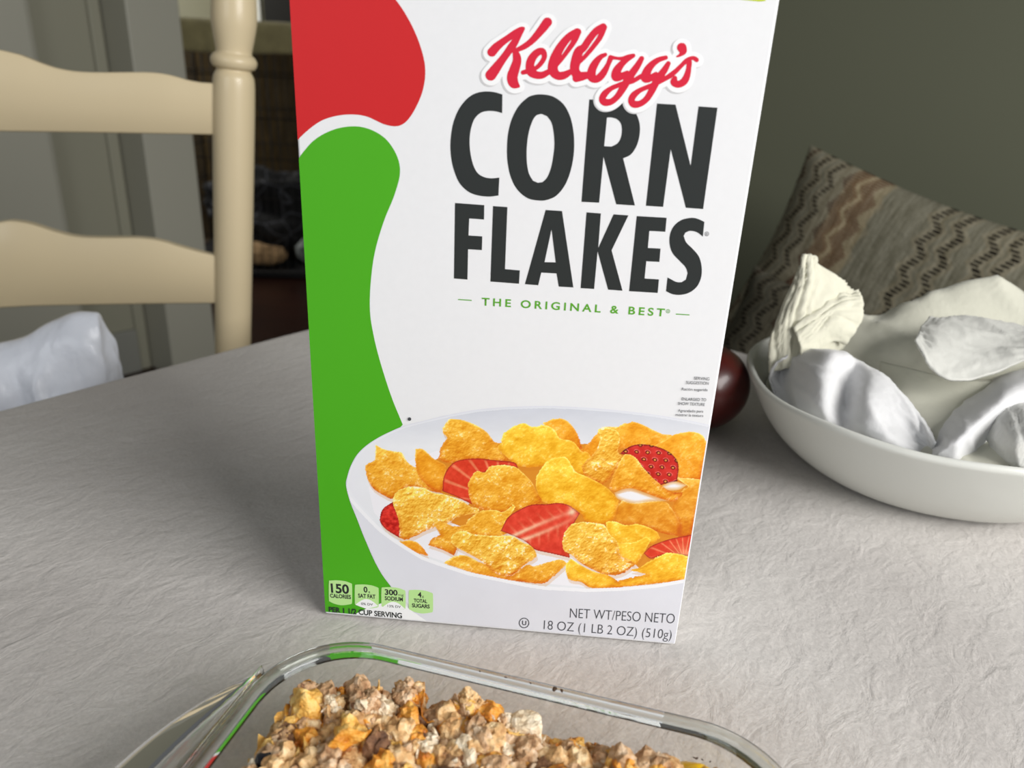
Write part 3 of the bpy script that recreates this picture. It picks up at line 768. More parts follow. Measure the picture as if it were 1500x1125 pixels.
# baked-on specks on the glass near the rim
m_speck = mat('baked_on_brown_specks', rgb(70,52,38), 0.7)
for (px_, py_, r) in ((812,1012,2.6),(822,1015,1.8),(738,1000,1.2),(700,991,1.0),(1022,1086,1.4),(1030,1092,1.0),(1018,1095,1.0),(1041,1099,0.9),(775,1008,1.0),(950,1058,1.2)):
    p = at_z(px_, py_, 0.0500 if py_ < 1030 else 0.040)
    q = Matrix.Rotation(-DANG, 4, 'Z') @ (p-DC)
    q.y = DHY+0.0002 if py_ < 1030 else min(q.y, DHY-0.0075)
    if py_ < 1030: q.z = 0.0505
    bm = bmesh.new(); bmesh.ops.create_icosphere(bm, subdivisions=2, radius=1)
    for v in bm.verts: v.co = v.co*(1+0.4*mnoise.noise(v.co*2+Vector((r,px_,0)))); v.co = Vector((v.co.x*1.7, v.co.y, v.co.z*0.4))*r*0.00034
    o = from_bm('baked_on_speck', bm, m_speck, dish); o.location = q; o.rotation_euler = (0,0,px_)
# ------------------------------------------------------------------ oat crumble in the dish
def crumb_mat(name, c1, c2, c3, rough=0.75, scale=220):
    m = bpy.data.materials.new(name); m.use_nodes = True
    nt = m.node_tree; N = nt.nodes; L = nt.links; b = N['Principled BSDF']; b.inputs['Roughness'].default_value = rough
    tc = N.new('ShaderNodeTexCoord'); n = N.new('ShaderNodeTexNoise'); n.inputs['Scale'].default_value = scale; n.inputs['Detail'].default_value = 5
    L.new(tc.outputs['Object'], n.inputs['Vector']); cr = N.new('ShaderNodeValToRGB'); L.new(n.outputs['Fac'], cr.inputs['Fac'])
    e = cr.color_ramp.elements; e[0].position = 0.34; e[0].color = rgb(*c1); e[1].position = 0.68; e[1].color = rgb(*c3)
    q = e.new(0.5); q.color = rgb(*c2); L.new(cr.outputs[0], b.inputs['Base Color'])
    n2 = N.new('ShaderNodeTexNoise'); n2.inputs['Scale'].default_value = 900; n2.inputs['Detail'].default_value = 3; L.new(tc.outputs['Object'], n2.inputs['Vector'])
    bp = N.new('ShaderNodeBump'); bp.inputs['Strength'].default_value = 0.7; bp.inputs['Distance'].default_value = 0.0012
    L.new(n2.outputs['Fac'], bp.inputs['Height']); L.new(bp.outputs[0], b.inputs['Normal'])
    return m
m_cr = [crumb_mat('brown_sugar_crumble', (150,110,74), (198,160,120), (230,206,176)),
        crumb_mat('golden_toasted_flake', (204,140,50), (236,184,90), (246,214,140), 0.5),
        crumb_mat('pale_rolled_oat', (196,170,134), (232,214,184), (248,238,218)),
        crumb_mat('tan_clump', (168,122,74), (214,172,118), (240,214,170)),
        crumb_mat('amber_baked_flake', (184,104,26), (222,150,50), (240,190,100), 0.4),
        crumb_mat('dark_toasted_crumb', (74,48,32), (122,84,56), (160,120,84))]
def to_dish(p): return Matrix.Rotation(-DANG, 4, 'Z') @ (Vector(p)-DC)
TOPZ = 0.049
edge_px = [(330,1150),(350,1120),(372,1085),(382,1072),(400,1062),(432,1045),(480,1040),(520,1035),(560,1025),(610,1020),(660,1030),(700,1032),(722,1050),(760,1065),(800,1075),(830,1098),(865,1112),(900,1132),(940,1150),(990,1168)]
edge_l = [to_dish(at_z(x, y, 0.030)) for x, y in edge_px]
ex_ = [p.x for p in edge_l]; ey_ = [p.y for p in edge_l]
LIMY = DHY-0.015; LIMX = DHX-0.009
def edge_y(x): return min(LIMY, float(np.interp(x, ex_, ey_)))
def heap_z(x, y):
    d = edge_y(x)-y; dl_ = x+LIMX
    if d < -0.004: return 0.0065
    k = min(1, max(0, (d+0.004)/0.011)); k2 = min(1, max(0, dl_/0.010)); k3 = min(1, max(0, (LIMX-x)/0.012)); k4 = min(1, max(0, (y+LIMY)/0.012))
    kk = (k*(2-k))*(k2*(2-k2))*(k3*(2-k3))*(k4*(2-k4))
    return 0.0065+(TOPZ-0.013)*kk*(1+0.16*mnoise.noise(Vector((x*42, y*42, 2)))) 
class Heap:
    """collects many small closed shapes into one mesh"""
    def __init__(s): s.v = []; s.f = []; s.m = []; s.n = 0
    def add(s, v, f, mi): s.v.append(np.asarray(v)); s.f += [tuple(i+s.n for i in q_) for q_ in f]; s.m += [mi]*len(f); s.n += len(v)
    def verts(s): return np.concatenate(s.v)
    def build(s, name, mats, smooth=False, drop_to_zero=False):
        V_ = s.verts()
        if drop_to_zero: V_[:, 2] -= V_[:, 2].min()
        o = pydata(name, V_.tolist(), s.f, mats, None, smooth); o.data.polygons.foreach_set('material_index', s.m); o.data.update(); return o
ICO = {}
for k_ in (1, 2, 3, 4, 5):
    b_ = bmesh.new(); bmesh.ops.create_icosphere(b_, subdivisions=k_, radius=1.0)
    ICO[k_] = (np.array([v.co.normalized() for v in b_.verts]), [tuple(v.index for v in f.verts) for f in b_.faces]); b_.free()
def blob(hp, c, s, rot, seed, mi, sub=2, rough=0.35, fl=1.0, grain=0.0):
    Nn, F_ = ICO[sub]; o1_ = Vector((seed, seed*0.7, 3)); o2_ = Vector((seed, 1, seed))
    k = np.array([1+rough*1.5*mnoise.noise(Vector(n)*1.6+o1_)+rough*0.6*mnoise.noise(Vector(n)*4+o2_)+(grain*mnoise.noise(Vector(n)*9+o2_) if grain else 0) for n in Nn])
    P = Nn*np.array([s[0], s[1], s[2]*fl])*k[:, None]
    hp.add(P @ np.array(rot).T + np.array(c), F_, mi)
def cuboid(hp, c, s, rz, mi, seed=1):
    Nn, F_ = ICO[4]; P = []
    for n in Nn:
        k = 1/max(abs(n)); q_ = n*min(k, 1.32)*(1+0.10*fbm(Vector(n)*2.4+Vector((seed,0,0)), 4)); P.append(q_)
    P = np.array(P)*np.array(s)/2; R_ = np.array(Matrix.Rotation(rz, 3, 'Z')); hp.add(P @ R_.T+np.array(c), F_, mi)
def flake(hp, c, size, rot, seed, mi):
    """thin curled toasted flake with ragged outline and real thickness"""
    n = 14; R_ = 4; rr = random.Random(seed); rad = [size*(0.72+0.42*rr.random()) for _ in range(n)]
    cu1, cu2 = rr.uniform(-0.5, 0.7), rr.uniform(-0.3, 0.5); th = size*0.14; v = []; f = []; last = []
    for sgn in (1, -1):
        base = len(v); v.append((0, 0, sgn*th*0.5))
        for q in range(1, R_+1):
            for k in range(n):
                a = 2*math.pi*k/n; r_ = rad[k]*q/R_; x = r_*math.cos(a); y = r_*math.sin(a)*0.8
                z = (cu1*x*x+cu2*x*y+0.4*y*y*cu2)/size + size*0.16*mnoise.noise(Vector((x/size*2.2+seed, y/size*2.2, seed*0.31)))
                v.append((x, y, z+sgn*th*0.5*(1 if q < R_ else 0.45)))
        I = lambda q, k: base+1+(q-1)*n+(k % n)
        for k in range(n):
            t = (base, I(1,k), I(1,k+1)); f.append(t if sgn > 0 else t[::-1])
            for q in range(1, R_):
                t = (I(q,k), I(q+1,k), I(q+1,k+1), I(q,k+1)); f.append(t if sgn > 0 else t[::-1])
        last.append([I(R_, k) for k in range(n)])
    for k in range(n): f.append((last[0][k], last[1][k], last[1][(k+1) % n], last[0][(k+1) % n]))
    hp.add(np.array(v) @ np.array(rot).T + np.array(c), f, mi)
def rrot(rr, tilt=1.0):
    from mathutils import Euler
    return Euler((rr.uniform(-tilt, tilt), rr.uniform(-tilt, tilt), rr.uniform(0, 6.28))).to_matrix()
# body of the crumble
hp = Heap(); gx = np.linspace(-LIMX, LIMX, 110); gy = np.linspace(-LIMY, LIMY, 110); vv_ = []
for i, x in enumerate(gx):
    for j, y in enumerate(gy):
        z = heap_z(x, y); z += 0.0016*fbm((x*190, y*190, 5), 3) if z > 0.008 else 0
        vv_.append((x, y, z))
hp.add(np.array(vv_), [(i*110+j, (i+1)*110+j, (i+1)*110+j+1, i*110+j+1) for i in range(109) for j in range(109)], 3)
rr = random.Random(11)
def fill(nsm, nfl, noat):
    k = 0
    while k < nsm:
        x = rr.uniform(-LIMX, LIMX); y = rr.uniform(*YR)
        if y > edge_y(x)-0.001+rr.random()*0.004: continue
        z = heap_z(x, y)
        s = rr.choice([0.0010, 0.0014, 0.002, 0.003, 0.0042, 0.0060]) * rr.uniform(0.8, 1.25)
        blob(hp, (x, y, z+s*0.3), (s, s*rr.uniform(0.7,1), s*rr.uniform(0.6,0.95)), rrot(rr, 3), rr.uniform(0, 90), rr.choice([0,0,0,3,3,3,3,2,1,4,5]), 3 if s > 0.0018 and y > 0.015 else 2, 0.26, grain=0.20); k += 1
    k = 0
    while k < nfl:
        x = rr.uniform(-LIMX, LIMX); y = rr.uniform(*YR)
        if y > edge_y(x)-0.002: continue
        flake(hp, (x, y, heap_z(x, y)+0.0022), rr.uniform(0.0035, 0.0068), rrot(rr, 0.8), rr.uniform(0, 900), rr.choice([1,1,3,3,0,4])); k += 1
    k = 0
    while k < noat:
        x = rr.uniform(-LIMX, LIMX); y = rr.uniform(*YR)
        if y > edge_y(x): continue
        s = rr.uniform(0.0016, 0.0027)
        blob(hp, (x, y, heap_z(x, y)+0.0015+rr.random()*0.002), (s*1.5, s, s*0.32), rrot(rr, 1.2), rr.uniform(0, 90), 2, 2, 0.2); k += 1
YR = (0.0, LIMY); fill(2900, 400, 500)
YR = (-LIMY, 0.0); fill(2000, 260, 320)
crumble = hp.build('oat_crumble', m_cr)
crumble.location = (DC.x, DC.y, 0); crumble.rotation_euler = (0, 0, DANG)
tag(crumble, 'loose golden brown oat crumble topping filling the glass baking dish', 'crumble topping', kind='stuff')

# the lumps that stand out of the crumble, each a piece one could pick up
def piece(name, px, py, zc, build, mats, label, cat, group=None):
    h_ = Heap(); build(h_); o = h_.build(name, mats, False, True); hgt_ = max(v.co.z for v in o.data.vertices); zt_ = zc
    for _ in range(5):
        q = to_dish(at_z(px, py, zt_)); q.y = min(q.y, 0.0895); q.x = max(-LIMX+0.012, min(LIMX-0.006, q.x)); zt_ = max(heap_z(q.x, q.y)-0.0015, 0.0066)+hgt_
    z0 = heap_z(q.x, q.y)
    w = DC + Matrix.Rotation(DANG, 4, 'Z') @ Vector((q.x, q.y, 0)); o.location = (w.x, w.y, max(z0-0.0015, 0.0066)); o.rotation_euler = (0, 0, DANG)
    return tag(o, label, cat, group)
I3 = Matrix.Identity(3)
def cluster(bm, s, seed, mats_, n=9, tall=1.0, nfl=4):
    r_ = random.Random(seed)
    blob(bm, (0,0,s*0.8*tall), (s*0.85, s*0.75, s*0.8*tall), I3, seed, mats_[0], 4, 0.35, grain=0.2)
    for _ in range(n):
        a = r_.uniform(0, 6.28); h = r_.uniform(0.1, 1.45)*tall; k = s*r_.uniform(0.3, 0.5); w_ = s*0.75*(1-abs(h/tall-0.75)*0.5)
        blob(bm, (w_*math.cos(a), w_*math.sin(a)*0.85, h*s), (k, k*0.8, k*0.75), rrot(r_, 3), seed+_, r_.choice(mats_), 3, 0.32, grain=0.22)
    for _ in range(nfl):
        a = r_.uniform(3.4, 6.0); flake(bm, (s*0.75*math.cos(a), s*0.7*math.sin(a), s*r_.uniform(0.5, 1.4)*tall), s*r_.uniform(0.4, 0.6), rrot(r_, 1.4), seed*3+_, r_.choice(mats_))
def cone(bm, s, seed):
    Nn, F_ = ICO[4]; P = []
    for n in Nn:
        t = (n[2]+1)/2; w_ = (1-t)**0.62*1.05+0.16; rad = math.hypot(n[0], n[1])+1e-6; q = math.sqrt(max(0, 1-n[2]**2))**0.7
        k = 1+0.22*fbm((n[0]*2.2+seed, n[1]*2.2, n[2]*2.2), 4)
        P.append((n[0]/rad*q*w_*s*0.85*k, n[1]/rad*q*w_*s*0.62*k, t*s*2.1))
    bm.add(np.array(P), F_, 1)
piece('crumble_lump', 447, 1014, 0.045, lambda bm: cone(bm, 0.0078, 3), m_cr, 'pointed golden lump standing at the far left of the crumble', 'crumble lump')
piece('crumble_lump', 598, 999, 0.045, lambda bm: cluster(bm, 0.0078, 21, [0,3,5,4], 14, 1.2), m_cr, 'tall brown clump topping the middle of the crumble', 'crumble lump')
piece('crumble_lump', 690, 1009, 0.045, lambda bm: cluster(bm, 0.0076, 34, [3,1,3,0], 14, 1.1), m_cr, 'rounded tan clump just right of the tall brown clump', 'crumble lump')
piece('crumble_lump', 773, 1044, 0.045, lambda bm: (cuboid(bm, (0,0,0.0055), (0.0125, 0.0105, 0.0105), 0.3, 2), cluster(bm, 0.0042, 44, [2,1,3], 8, 0.9, 1)), m_cr, 'pale squarish sugar-dusted chunk at the right of the crumble', 'crumble lump')
piece('crumble_lump', 868, 1090, 0.045, lambda bm: cluster(bm, 0.0042, 55, [3,0,4], 8, 1.1), m_cr, 'small amber clump at the far right tail of the crumble', 'crumble lump')
piece('toasted_flake', 432, 1062, 0.045, lambda bm: flake(bm, (0,0,0.004), 0.0075, rrot(random.Random(5), 0.9), 77, 1), m_cr, 'yellow curled flake lying below the pointed golden lump', 'flake')
piece('toasted_flake', 398, 1072, 0.045, lambda bm: flake(bm, (0,0,0.003), 0.0075, rrot(random.Random(8), 0.6), 78, 1), m_cr, 'golden flake at the left edge of the crumble', 'flake')
piece('toasted_flake', 515, 1062, 0.045, lambda bm: flake(bm, (0,0,0.005), 0.0100, rrot(random.Random(15), 0.9), 79, 4), m_cr, 'large glossy amber flake in the front left of the crumble', 'flake')
piece('crumble_lump', 487, 1021, 0.045, lambda bm: cluster(bm, 0.0052, 66, [2,1,3], 8, 1.1), m_cr, 'small pale clump between the pointed lump and the brown clump', 'crumble lump')
piece('crumble_lump', 535, 1012, 0.045, lambda bm: cluster(bm, 0.0062, 70, [0,5,2], 10, 1.2), m_cr, 'grey brown oat clump left of the tall brown clump', 'crumble lump')
# dark berry at the left edge and the mango slice at the right
m_berry = mat('blue_black_berry', rgb(34,34,44), 0.35, 0.5)
o = piece('berry', 368, 1098, 0.045, lambda bm: blob(bm, (0,0,0.004), (0.0052,0.0045,0.004), I3, 4, 0, 3, 0.12), m_berry, 'dark blue-black berry at the lower left edge of the crumble', 'berry')
m_mango = mat('yellow_fruit_flesh', rgb(246,196,30), 0.28, 0.5, noise=(160, 0.15, 3))
q = at_z(1022, 1112, 0.0445)
h_ = Heap(); blob(h_, (0,0,0.016), (0.0135,0.010,0.0165), I3, 9, 0, 4, 0.06)
h_.v[0][:, 2] = np.maximum(h_.v[0][:, 2], 0); o = h_.build('fruit_slice', [m_mango], True)
ql = to_dish(q); wq = DC+Matrix.Rotation(DANG, 4, 'Z') @ Vector((min(ql.x, LIMX-0.011), min(ql.y, 0.0915), 0)); o.location = (wq.x, wq.y, 0.012)
tag(o, 'bright yellow fruit slice at the right end of the glass dish', 'fruit')

# ------------------------------------------------------------------ white bowl
BC = Vector((0.425, 0.252, 0)); BR = 0.1465; BH = 0.066
m_cer = mat('white_glazed_ceramic', rgb(214,215,209), 0.38, 0.4, bump=(16, 0.25, 0.004), coat=0.1)
def wob(p, a):
    k = 1+0.012*math.sin(2*a+0.6)+0.008*math.sin(5*a+1)+0.010*math.sin(3*a)
    return Vector((p.x*k, p.y*k, p.z*(1+0.03*math.sin(3*a+1)+0.015*math.sin(7*a))))
bm = bmesh.new()
out = [(0.001,0.0),(0.060,0.0),(0.085,0.0),(0.098,0.003),(0.111,0.0115),(0.1235,0.024),(0.133,0.038),(0.1405,0.052),(0.1450,BH-0.005),(0.1466,BH-0.001),(0.1452,BH+0.0018),(0.1425,BH+0.002),(0.1400,BH-0.002),(0.1350,0.052),(0.127,0.038),(0.117,0.024),(0.102,0.013),(0.080,0.008),(0.040,0.007),(0.001,0.007)]
lathe(bm, [tuple(p) for p in catmull(out, 3)], 120, fn=wob)
o = from_bm('serving_bowl', bm, m_cer, None, True); o.location = BC
tag(o, 'wide white ceramic bowl with uneven rim holding crumpled napkins', 'bowl')

# ------------------------------------------------------------------ napkins heaped in the bowl
def linen(name, r, g, b, sc_=500, st=0.35):
    return mat(name, rgb(r,g,b), 0.9, 0.12, noise=(18, 0.05, 3), bump=(120, st, 0.0022, (1,1,0.5)), sheen=0.2)
m_n1 = linen('cream_muslin', 214,212,194); m_n2 = linen('white_cotton', 216,216,217); m_n3 = linen('off_white_linen', 204,203,188)
m_n4 = linen('pale_grey_cotton', 200,200,194); m_n5 = linen('white_terry', 212,212,208, st=0.9)
def patch(name, rows, m, label, n=12, wr=0.0022, fr_=34, seed=0, th=0.0016, folds=(), edge=0.0):
    """cloth surface through measured guide points (image x, image y, world Y)"""
    G = [[np.array(at_z(p[0], p[1], p[3]) if len(p) == 4 else at_y(*p)) for p in r] for r in rows]
    Rw = [catmull(r, n) for r in G]
    nc = len(Rw[0]); colsP = [catmull([r[j] for r in Rw], n) for j in range(nc)]
    nr = len(colsP[0]); g = np.array(colsP).transpose(1, 0, 2)      # nr x nc x 3
    du = np.gradient(g, axis=1); dv = np.gradient(g, axis=0); nn = np.cross(du, dv); nn /= (np.linalg.norm(nn, axis=2, keepdims=True)+1e-9)
    for i in range(nr):
        for j in range(nc):
            p = g[i, j]; q = Vector((p[0]*fr_+seed, p[1]*fr_*0.6, p[2]*fr_*1.2+seed*0.3))
            u_, v_ = j/nc, i/nr; h = wr*0.35*mnoise.noise(q*1.5)
            for (an, fq, am, st_) in folds:      # long soft folds running one way
                ca_, sa_ = math.cos(an), math.sin(an); a_ = u_*ca_+v_*sa_; b_ = -u_*sa_+v_*ca_
                w0 = mnoise.noise(Vector((a_*fq*0.35+seed, b_*fq*0.35, 7)))*1.2
                r_ = mnoise.noise(Vector((a_*fq+w0+seed*1.7, b_*fq*st_, seed)))
                h += am*((1-abs(r_)*2.2)**3*0.8-0.3+r_*0.5)
            if edge:
                t = max(0, (i/nr-0.6)/0.4)
                h += edge*t*math.sin(j*0.55+1.2*math.sin(j*0.17+seed))
            g[i, j] = p+nn[i, j]*h
            d = math.hypot(g[i,j][0]-BC.x, g[i,j][1]-BC.y)
            # never through the bowl: stay inside its inner wall below the rim
            if True:
                lim = float(np.interp(g[i,j][2], [0.008,0.013,0.024,0.038,0.052,BH+0.002,BH+0.03],[0.078,0.099,0.112,0.122,0.129,0.1335,0.137]))
                if d > lim and d < 0.19:
                    k = lim/d; g[i,j][0] = BC.x+(g[i,j][0]-BC.x)*k; g[i,j][1] = BC.y+(g[i,j][1]-BC.y)*k
            g[i,j][2] = max(g[i,j][2], 0.012)
    v = [tuple(g[i,j]) for i in range(nr) for j in range(nc)]
    f = [(i*nc+j, i*nc+j+1, (i+1)*nc+j+1, (i+1)*nc+j) for i in range(nr-1) for j in range(nc-1)]
    o = pydata(name, v, f, m, None, True)
    so = o.modifiers.new('s', 'SOLIDIFY'); so.thickness = th; so.offset = 0
    return tag(o, label, 'napkin')
# the folded cloths at the bottom of the heap
bm = bmesh.new(); nn = 60
Gd = {}
for i in range(nn+1):
    for j in range(72):
        r = 0.128*i/nn; a = 2*math.pi*j/72; x, y = r*math.cos(a), r*math.sin(a)
        z = 0.050+0.010*(1-(r/0.128)**2)+0.005*fbm((x*26, y*26, 1), 3)
        z = 0.020+(z-0.020)*min(1, max(0, (0.128-r)/0.02+0.15))
        z = max(z, float(np.interp(r, [0.08,0.102,0.117,0.127,0.135],[0.008,0.013,0.024,0.038,0.052]))+0.005)
        Gd[i,j] = bm.verts.new((x, y, z)) if (i > 0 or j == 0) else Gd[0,0]
for i in range(nn):
    for j in range(72):
        a, b_, c_, d_ = Gd[i,j], Gd[i+1,j], Gd[i+1,(j+1) % 72], Gd[i,(j+1) % 72]
        try: bm.faces.new((a, b_, c_, d_) if i > 0 else (a, b_, c_))
        except ValueError: pass
o = from_bm('napkin', bm, m_n3, None, True); o.location = BC; so = o.modifiers.new('s','SOLIDIFY'); so.thickness = 0.0016
tag(o, 'off-white napkin bunched flat in the bottom of the white bowl', 'napkin', 'napkins in the white bowl')

patch('napkin', [[(1185,525,.27),(1260,560,.25),(1340,590,.24),(1420,600,.24),(1540,610,.24)],
 [(1180,500,.30),(1250,500,.30),(1330,515,.29),(1420,520,.29),(1540,520,.29)],
 [(1215,470,.33),(1275,475,.33),(1335,455,.33),(1420,440,.33),(1540,450,.33)],
 [(1240,455,.345),(1292,466,.35),(1350,437,.355),(1444,408,.36),(1540,430,.36)],
 [(1240,475,.375),(1295,485,.38),(1350,460,.385),(1444,440,.39),(1540,460,.39)]], m_n3, 'large smooth pale napkin peaking at the back of the bowl', wr=0.0012, fr_=22, seed=4, folds=((0.9,2.6,0.006,0.3),(0.3,6,0.0016,0.3)))
patch('napkin', [[(1128,545,.255),(1152,540,.25),(1185,525,.25),(1235,512,.27)],
 [(1127,505,.262),(1160,492,.262),(1200,482,.27),(1257,472,.285)],
 [(1143,455,.272),(1172,445,.268),(1207,452,.275),(1266,447,.295)],
 [(1162,410,.28),(1184,412,.275),(1218,424,.285),(1262,432,.30)],
 [(1177,376,.284),(1188,374,.284),(1222,404,.293),(1256,426,.305)]], m_n1, 'cream napkin with ruffled edge standing up at the left of the bowl', wr=0.0020, fr_=48, seed=11, edge=0.0022, folds=((0.25,7,0.0042,0.15),(0.3,16,0.0014,0.2)))
patch('napkin', [[(1240,505,.262),(1222,500,.262),(1200,512,.255),(1175,528,.245)],
 [(1262,470,.272),(1225,462,.268),(1200,480,.262),(1172,505,.25)],
 [(1263,440,.28),(1232,442,.276),(1200,460,.268),(1165,488,.257)],
 [(1258,427,.285),(1226,436,.284),(1195,452,.276),(1160,478,.264)]], m_n1, 'small cream napkin fold curling over in front of the ruffled one', wr=0.0018, fr_=60, seed=23, edge=0.0014, folds=((1.4,6,0.003,0.2),(1.2,14,0.001,0.2)))
patch('napkin', [[(1340,498,.225),(1356,530,.205),(1388,556,.195),(1440,552,.20),(1500,530,.21),(1560,520,.215)],
 [(1345,490,.24),(1370,505,.225),(1410,520,.22),(1455,520,.22),(1510,505,.225),(1560,500,.23)],
 [(1350,480,.255),(1378,478,.25),(1415,485,.245),(1460,488,.245),(1510,488,.25),(1560,490,.25)],
 [(1362,468,.275),(1388,462,.28),(1420,463,.28),(1465,470,.28),(1510,482,.28),(1560,488,.28)],
 [(1365,480,.30),(1390,478,.30),(1420,478,.30),(1465,485,.30),(1510,495,.30),(1560,500,.30)]], m_n4, 'pale grey napkin puffed into a rounded roll at the right of the heap', wr=0.0012, fr_=40, seed=31, folds=((0.9,5,0.0028,0.2),(0.8,16,0.0011,0.25)))
patch('napkin', [[(1262,660,0,.046),(1300,674,0,.048),(1345,692,0,.050),(1400,704,0,.052),(1440,708,0,.052),(1500,712,0,.052)],
 [(1265,636,0,.050),(1305,650,0,.054),(1350,670,0,.058),(1405,682,0,.060),(1445,685,0,.062),(1500,690,0,.060)],
 [(1275,600,0,.058),(1315,612,0,.064),(1366,640,0,.064),(1410,650,0,.064),(1450,655,0,.066),(1500,650,0,.068)],
 [(1285,565,0,.070),(1332,574,0,.074),(1400,588,0,.072),(1450,600,0,.072),(1480,610,0,.074),(1520,610,0,.076)],
 [(1290,530,0,.082),(1335,540,0,.085),(1400,555,0,.083),(1470,560,0,.083),(1500,560,0,.083),(1530,560,0,.083)]], m_n3, 'flat pale napkin in the hollow between the two front folds', wr=0.0010, fr_=24, seed=52, folds=((0.7,2.4,0.003,0.3),))
Z = lambda rows: [[(x, y, 0, z) for x, y, z in r] for r in rows]
patch('napkin', Z([
 [(1126,588,.050),(1148,608,.050),(1172,621,.050),(1203,637,.050),(1232,648,.050),(1262,654,.052),(1300,666,.054),(1335,678,.054),(1366,687,.054)],
 [(1124,566,0.060),(1147,580,0.056),(1168,590,0.063),(1203,607,0.067),(1236,622,0.060),(1268,628,0.068),(1305,643,0.066),(1340,658,0.061),(1368,676,0.054)],
 [(1128,548,0.068),(1146,552,0.064),(1166,556,0.074),(1206,570,0.082),(1238,588,0.069),(1268,596,0.079),(1306,618,0.073),(1342,642,0.065),(1368,664,0.057)],
 [(1136,534,0.077),(1150,530,0.074),(1172,528,0.085),(1210,536,0.094),(1244,556,0.081),(1274,566,0.088),(1310,594,0.081),(1344,626,0.072),(1369,656,0.064)],
 [(1152,522,.084),(1166,514,.083),(1188,510,.093),(1224,513,.100),(1256,528,.093),(1286,545,.092),(1316,572,.086),(1347,610,.077),(1370,650,.069)],
 [(1158,528,.070),(1170,522,.070),(1190,520,.076),(1226,524,.080),(1260,540,.078),(1290,558,.076),(1320,584,.072),(1350,620,.068),(1370,655,.062)]]), m_n2,
 'white napkin draped in soft folds over the front left rim of the bowl', n=9, wr=0.0008, fr_=30, seed=5, folds=((0.5,5.5,0.0022,0.3),(0.9,13,0.0010,0.35),(0.8,30,0.0004,0.4)))
patch('napkin', Z([
 [(1372,694,.052),(1384,700,.052),(1425,694,.054),(1455,682,.058),(1482,668,.062),(1560,655,.070)],
 [(1374,692,.054),(1400,682,.057),(1434,660,.063),(1466,638,.070),(1500,616,.080),(1570,600,.086)],
 [(1372,686,.060),(1390,660,.072),(1420,630,.084),(1455,600,.092),(1492,570,.099),(1570,548,.101)],
 [(1366,676,.060),(1376,645,.067),(1402,610,.076),(1438,580,.083),(1480,551,.089),(1570,528,.092)],
 [(1362,666,.052),(1370,632,.056),(1394,600,.062),(1432,572,.068),(1476,547,.072),(1570,525,.075)]]), m_n2,
 'white napkin twisted into a raised S-shaped fold at the front right of the bowl', n=10, wr=0.0008, fr_=34, seed=14, folds=((0.1,5,0.0014,0.3),(0.2,14,0.0006,0.4)))
patch('napkin', Z([
 [(1464,684,.050),(1488,694,.050),(1514,702,.050),(1570,710,.050)],
 [(1456,662,.064),(1480,674,.068),(1508,684,.070),(1570,694,.070)],
 [(1446,634,.074),(1474,636,.084),(1505,640,.088),(1570,644,.090)],
 [(1446,612,.080),(1470,600,.088),(1500,592,.093),(1570,585,.096)],
 [(1456,616,.070),(1478,606,.074),(1504,598,.078),(1570,592,.080)]]), m_n5,
 'thick white textured napkin lobe at the right edge of the photo above the front rim', n=10, wr=0.0012, fr_=40, seed=8, th=0.003, folds=((0.6,4,0.0016,0.4),(0.5,15,0.0007,0.5)))
# fruit behind the carton
m_fruit = mat('dark_red_skin', rgb(74,14,9), 0.35, 0.5, noise=(30, 0.3, 4), coat=0.2)
fc = Vector((0.205, 0.345, 0.0)); 
fp = at_plane(1026, 569, (0.225,0.34,0), (0,1,0))
bm = bmesh.new(); pr2 = []
for k in range(25):
    a = -math.pi/2+math.pi*k/24; r = 0.0405*math.cos(a)*(1+0.05*math.sin(a)); z = 0.038+0.038*math.sin(a)-0.007*math.exp(-(r/0.010)**2)*(1 if a > 0 else -0.6)
    pr2.append((max(r, 0.0004), max(z, 0.0)))
fr_o = empty('round_fruit', (0.2475, 0.290, 0)); tag(fr_o, 'round dark red fruit mostly hidden behind the cereal box', 'fruit')
lathe(bm, pr2, 48); from_bm('fruit_body', bm, m_fruit, fr_o, True)
bm = bmesh.new(); add_tube(bm, [(0,0,0.068),(0.001,0,0.076),(0.003,0.001,0.082)], [0.0012,0.001,0.0014], 8)
from_bm('stem', bm, mat('brown_stem', rgb(70,48,30), 0.8), fr_o)

# ------------------------------------------------------------------ chair behind the table
CD = Vector((math.cos(math.radians(22)), math.sin(math.radians(22)), 0)); CN = Vector((-CD.y, CD.x, 0))
P0 = Vector((-0.35, 0.60, 0))
m_chair = mat('cream_chair_paint', rgb(214,197,162), 0.35, 0.45, noise=(3, 0.05, 2), bump=(30, 0.05, 0.002), coat=0.1)
pt = at_plane(343, -60, P0, CN); pb = at_plane(341.5, 500, P0, CN)
ch = empty('dining_chair', (pb.x, pb.y, FLOOR_Z), math.radians(22))
tag(ch, 'cream painted ladder-back chair with turned posts behind the table', 'chair')
CM = (Matrix.Translation(ch.location) @ Matrix.Rotation(math.radians(22), 4, 'Z')).inverted()
def cl_(p): return CM @ Vector(p)
